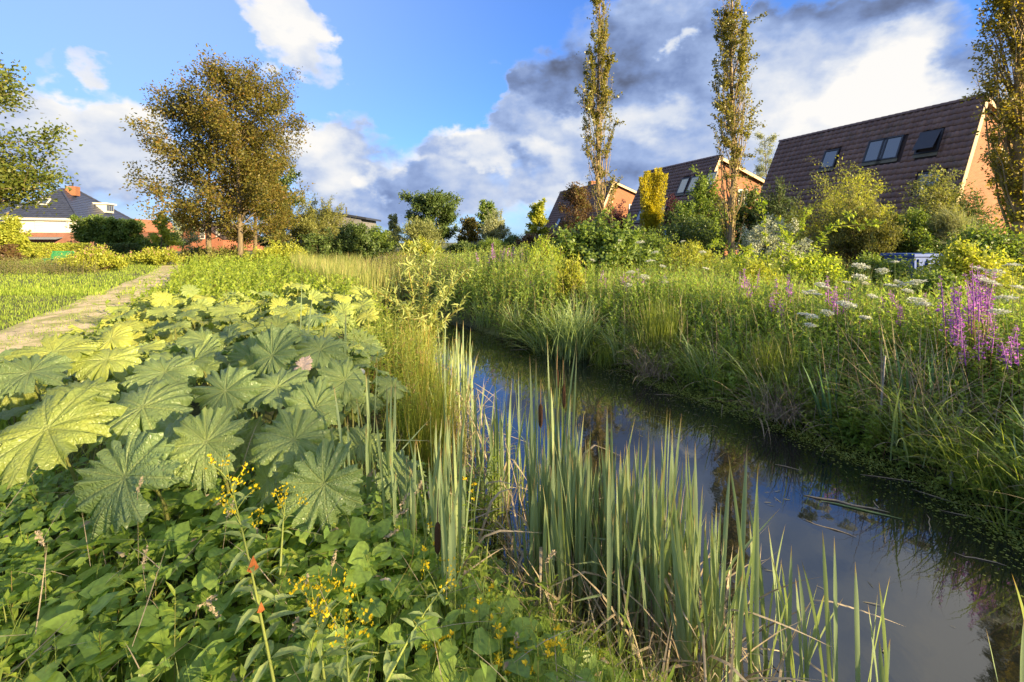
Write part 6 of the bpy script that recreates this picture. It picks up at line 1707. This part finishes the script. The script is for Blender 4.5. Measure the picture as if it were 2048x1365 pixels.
tag(mn.build('nettle_undergrowth', G['herb']), 'small nettles and narrow leaved weeds poking through the leaf carpet', kind='stuff')
tag(mst.build('nettle_stems', G['stem']), 'thin stems of the small foreground weeds', kind='stuff')
md = MB(); x, y = carpet_pts(420, .95, 2.6); n = len(x); z = hb(x, y) + NRM(0, .04, n)
blades(md, np.stack([x, y, z], -1), U(0, 6.3, n), U(.5, 1.6, n), U(.10, .35, n), U(.002, .004, n), U(-.3, .8, n), 4, U(.2, 1, n))
x, y = carpet_pts(130, .95, 2.6); n = len(x); z = hb(x, y) + NRM(.0, .03, n)
inst(md, LEAF, np.stack([x, y, z], -1).astype(np.float32), frames(norm(NRM(0, 1, (n, 3)) * np.array([1, 1, .4])), norm(NRM(0, .5, (n, 3)) + np.array([0, -.3, 1.]))), U(.03, .06, n), U(0, 1, n))
tag(md.build('leaf_litter', G['dry']), 'dry stems and withered leaves lying in the foreground leaf carpet', kind='stuff')
VARH = []
for i in range(6):
    m = MB(); V = HEART[0].copy(); V[:, 2] += NRM(0, .03, len(V)); V[:, 0] *= U(.85, 1.15); V[:, 2] -= .1 * np.abs(V[:, 0]) * U(-1, 1)
    m.add(V, HEART[1], U(.15, .95)); VARH.append(m.mesh('leaf', G['bind']))
M_VINE = flat_mat('vine_stem', (.22, .24, .07), .6)
VL = [('bindweed vine with overlapping heart shaped leaves in the bottom left corner', -1.75, 1.45), ('bindweed vine trailing along the left picture edge below the yellow green leaf', -2.15, 1.75), ('bindweed vine in the shade under the hanging blue green leaf', -1.55, 1.95),
      ('bindweed vine with pale upright leaves left of the red dead leaf', -.85, 1.45), ('bindweed vine at the bottom edge left of the yellow loosestrife', -1.15, 1.2), ('bindweed vine in the middle of the leaf carpet', -1.25, 1.65), ('bindweed vine under the tall yellow loosestrife', -.75, 1.85),
      ('bindweed vine creeping below the round dark big leaf', -.55, 1.75), ('bindweed vine beside the trefoil flowers', -.18, 1.6), ('bindweed vine at the foot of the brown seed head', -.35, 1.9), ('bindweed vine along the bottom edge near the middle', -.45, 1.3), ('bindweed vine climbing under the half folded leaf', -1.05, 2.0)]
for lab, vx, vy in VL:
    z0 = gz(vx, vy); root = thing('bindweed', lab, 'climbing plant', (vx, vy, z0))
    k = 10; a0 = U(0, 6.3); tt = np.linspace(0, 1, k)
    ang = a0 + np.cumsum(NRM(0, .5, k)); P = np.stack([np.cumsum(np.cos(ang)) * .06, np.cumsum(np.sin(ang)) * .05, 0 * tt], -1)
    P[:, 2] = hb(P[:, 0] + vx, P[:, 1] + vy) - z0 - .015; P[0, 2] = -.01
    m = MB(); tubes(m, P[None], np.full((1, k), .0022), 4); m.build('stem', M_VINE, root)
    for i in range(24):
        lx, ly = NRM(0, .20), NRM(0, .15)
        o = bpy.data.objects.new('leaf', VARH[rng.integers(6)]); link(o, root)
        wz = float(hb(np.array(vx + lx), np.array(vy + ly))) - z0 + U(.005, .05)
        o.location = (lx, ly, wz); s = U(.06, .115); o.scale = (s, s, s)
        o.rotation_euler = (R(U(-5, 40)), R(NRM(0, 18)), U(-1.2, 1.2) + pi * (U(0, 1) < .75))
# fine grass, horsetail and seed heads in the foreground
mg = MB(); x, y = carpet_pts(6600, .7, 3.4); n = len(x)
blades(mg, np.stack([x, y, ground(x, y)], -1), U(0, 6.3, n), np.abs(NRM(0, .35, n)), U(.12, .38, n), U(.0025, .006, n), U(.2, 1.4, n), 4, U(0, .85, n), twist=NRM(0, .6, n))
n = 1500; x = U(-.6, .7, n); y = U(1.0, 1.9, n); k = x < xl(y) - .02; x, y = x[k], y[k]; n = len(x)
blades(mg, np.stack([x, y, ground(x, y)], -1), U(0, 6.3, n), np.abs(NRM(.2, .3, n)), U(.12, .34, n), U(.0018, .003, n), U(.0, .6, n), 3, U(0, .6, n))
tag(mg.build('foreground_grass', G['grass']), 'fine grass and horsetail threaded through the leaf carpet', kind='stuff')
for i, (px, py, d) in enumerate(((275, 980, 1.9), (90, 1090, 1.75), (285, 1130, 1.7), (395, 1210, 1.6), (440, 1230, 1.6), (580, 1270, 1.55), (455, 1030, 1.85), (515, 1200, 1.62), (800, 1010, 2.0), (830, 985, 2.1), (770, 1070, 1.95), (790, 1030, 2.0), (1090, 1120, 1.95), (1035, 1300, 1.6), (665, 1130, 1.75), (610, 1180, 1.7))):
    x = at(px, d); zt = zat(py, d); z0 = gz(x, d)
    root = thing('grass_stalk', 'single pale grass seed head standing above the foreground leaf carpet', 'grass', (x, d, z0), 0, 'pale grass seed heads in the foreground')
    lean = np.array([NRM(0, .05), NRM(0, .03)]); H = max(.12, zt - z0)
    m = MB(); tubes(m, np.array([[(-lean[0], -lean[1], 0), (-lean[0] * .5, 0, H * .5), (0, 0, H)]]), np.array([[.0012, .001, .0008]]), 4); m.build('stem', G['dry'], root)
    k = 46; t = U(0, 1, k); dv = norm(np.array([NRM(.4, .5), NRM(0, .2), .8]))
    c = np.array([0, 0, H - .01]) + dv * t[:, None] * .065 + NRM(0, .0035, (k, 3))
    m = MB(); inst(m, DIAM, c.astype(np.float32), frames(norm(dv + NRM(0, .4, (k, 3))), norm(NRM(0, 1, (k, 3)))), U(.007, .013, k), U(.6, 1, k)); m.build('seed_head', G['dry'], root)

G['lys'] = leaf_mat('yellow_loosestrife_leaf', (.19, .25, .10), (.30, .35, .13), .4, .45)
def yellow_loosestrife(label, base, top, leaves, ls, branches, red=False):
    base = np.array(base, float); top = np.array(top, float); d = top - base
    root = thing('yellow_loosestrife', label, 'wildflower', tuple(base))
    K = 8; t = np.linspace(0, 1, K)[:, None]
    P = d * t + np.array([0, 0, .03]) * np.sin(t * pi)
    m = MB(); tubes(m, P[None], np.linspace(.0048, .002, K)[None], 6); m.build('stem', M_STEMY, root)
    pt = lambda u: np.array([np.interp(u, t[:, 0], P[:, i]) for i in range(3)])
    for i in range(leaves):
        u = .08 + .84 * i / leaves
        for s in range(2 if i % 3 else 3):
            a = i * 1.57 + s * pi * (1 if i % 3 else .66) + NRM(0, .2); e = NRM(.25, .25)
            q = MB(); V = LONGB[0]; f = frames(np.array([[cos(a) * cos(e), sin(a) * cos(e), sin(e)]]), np.array([[0, 0, 1.]]))
            inst(q, LONGB, np.zeros((1, 3), np.float32), f, np.array([ls * U(.75, 1.15) * (1.1 - .4 * u)]), np.array([U(0, 1)]))
            o = q.build('leaf', G['lys'], root); o.location = pt(u)
    for i in range(branches):
        u = .60 + .4 * (i + .5) / branches; a = i * 2.2 + U(0, .5); L_ = U(.05, .12) * (1.25 - .4 * u)
        if i == branches - 1: e1 = pt(1) + norm(d) * .04
        else: e1 = pt(u) + np.array([cos(a) * .8, sin(a) * .5, .75]) * L_
        q = MB(); tubes(q, np.array([[pt(u), (pt(u) + e1) / 2 + np.array([0, 0, .008]), e1]]), np.array([[.0018, .0014, .001]]), 4); bo = q.build('flower_stem', M_STEMY, root)
        k = 11; c = e1 + NRM(0, .014, (k, 3)); q = MB()
        inst(q, PETAL, c.astype(np.float32), frames(norm(NRM(0, .5, (k, 3)) + np.array([0, 0, .9])), norm(NRM(0, 1, (k, 3)))), U(.009, .015, k), U(0, 1, k))
        inst(q, PETAL, c.astype(np.float32), frames(norm(NRM(0, .5, (k, 3)) + np.array([0, 0, .9])), norm(NRM(0, 1, (k, 3)))), U(.009, .014, k), U(0, 1, k))
        q.build('flower_cluster', G['yellow'], root)
    if red:
        for u, s in ((.42, .07), (.25, .045)):
            q = MB(); inst(q, LEAF, np.zeros((1, 3), np.float32), frames(np.array([[.25, -.3, .8]]), np.array([[.6, -.8, .2]])), np.array([s]), np.array([.5]))
            o = q.build('withered_leaf', M_RUST, root); o.location = pt(u); o['label'] = 'withered rust red leaf'
    return root
M_RUST = leaf_mat('withered_leaf', (.28, .08, .03), (.36, .12, .04), .3, .6)
def W(px, py, d): return np.array([at(px, d), d, zat(py, d)])
yellow_loosestrife('tall yellow loosestrife leaning left with a rust red dead leaf on its stem', W(548, 1365, 1.36), W(455, 945, 1.72), 13, .10, 9, True)
yellow_loosestrife('short yellow loosestrife with dense bright buds at the bottom edge', W(655, 1420, 1.30), W(625, 1195, 1.46), 9, .10, 8)
yellow_loosestrife('bent yellow loosestrife stem crossing in front of the trefoil', W(760, 1390, 1.32), W(900, 1160, 1.70), 7, .07, 3)
yellow_loosestrife('yellow loosestrife with its flowers against the half folded leaf', W(560, 1150, 1.75), W(570, 1010, 1.85), 4, .06, 4)
yellow_loosestrife('yellow loosestrife partly cut by the bottom edge beside the bright buds', W(700, 1430, 1.26), W(690, 1265, 1.40), 5, .08, 6)

def trefoil(label, px, py, d, n):
    x = at(px, d); z0 = gz(x, d); root = thing('trefoil', label, 'wildflower', (x, d, z0), 0)
    zt = zat(py, d) - z0
    for i in range(n):
        a = U(0, 6.3); r = U(.02, .10); e = np.array([cos(a) * r, sin(a) * r * .6, max(.08, zt + NRM(0, .035))])
        m = MB(); tubes(m, np.array([[(e[0] * .2, e[1] * .2, 0), e * np.array([.8, .8, .55]), e]]), np.array([[.0014, .0012, .001]]), 4); s = m.build('stem', M_STEMG, root)
        k = 9; aa = np.arange(k) * 2 * pi / 5 + U(0, 1); m = MB()
        inst(m, PETAL, (np.tile(e, (k, 1)) + NRM(0, .003, (k, 3))).astype(np.float32), frames(norm(np.stack([np.cos(aa), np.sin(aa), U(-.1, .8, k)], -1)), norm(NRM(0, .4, (k, 3)) + np.array([0, 0, 1.]))), U(.012, .019, k), U(0, 1, k))
        m.build('flower', G['yellow'], root)
    k = 60; u = U(.1, .9, k); q = rng.integers(0, 5, k); pos = np.stack([NRM(0, .06, k), NRM(0, .05, k), U(.03, .95, k) * zt], -1)
    m = MB(); inst(m, LEAF, pos.astype(np.float32), frames(norm(NRM(0, 1, (k, 3)) + np.array([0, 0, .4])), norm(NRM(0, .4, (k, 3)) + np.array([0, 0, 1.]))), U(.014, .028, k), U(0, 1, k)); m.build('leaves', G['herb'], root)
for lab, px, py, d, n in (('yellow trefoil with flowers nearest the bottom edge', 985, 1330, 1.5, 5), ('yellow trefoil in the middle of the group, widest flower heads', 1010, 1280, 1.62, 6), ('yellow trefoil left of the group below the brown seed head', 900, 1310, 1.55, 5), ('yellow trefoil standing highest, in front of the dark water', 960, 1210, 1.72, 5),
                          ('yellow trefoil at the right of the group under the dense reeds', 1085, 1290, 1.62, 5), ('yellow trefoil by the bottom edge under the reeds', 1060, 1340, 1.52, 4), ('yellow trefoil with few flowers between the reed stems', 1115, 1300, 1.66, 3), ('small yellow trefoil close to the water line', 955, 985, 2.3, 4), ('small yellow trefoil by the brown seed head', 850, 1090, 1.9, 4)):
    trefoil(lab, px, py, d, n)
# dead red-brown and dry leaf bits, white bindweed flowers
M_WFL = leaf_mat('white_trumpet', (.7, .7, .66), (.8, .8, .78), .4, .5, tcol=(1, 1, 1), gain=1.0)
for i, (px, py, d, lab) in enumerate(((722, 745, 3.3, 'white bindweed trumpet at the right rim of the big leaves'), (775, 1165, 1.75, 'small white bindweed bud in the foreground leaves'))):
    p = W(px, py, d); m = MB(); a = np.linspace(0, 2 * pi, 13)[:-1]
    V = np.concatenate([np.stack([np.cos(a) * r, np.sin(a) * r, np.full(12, z)], -1) for r, z in ((.004, -.04), (.008, -.02), (.018, -.004), (.028, .002))])
    q = np.arange(12); F = np.concatenate([np.stack([k * 12 + q, k * 12 + (q + 1) % 12, (k + 1) * 12 + (q + 1) % 12, (k + 1) * 12 + q], -1) for k in range(3)])
    m.add(V, F); o = m.build('bindweed_flower', M_WFL); o.location = p; o.rotation_euler = (R(50), 0, R(10)); tag(o, lab, 'flower')
    if i: o.scale = (.5, .5, .8)
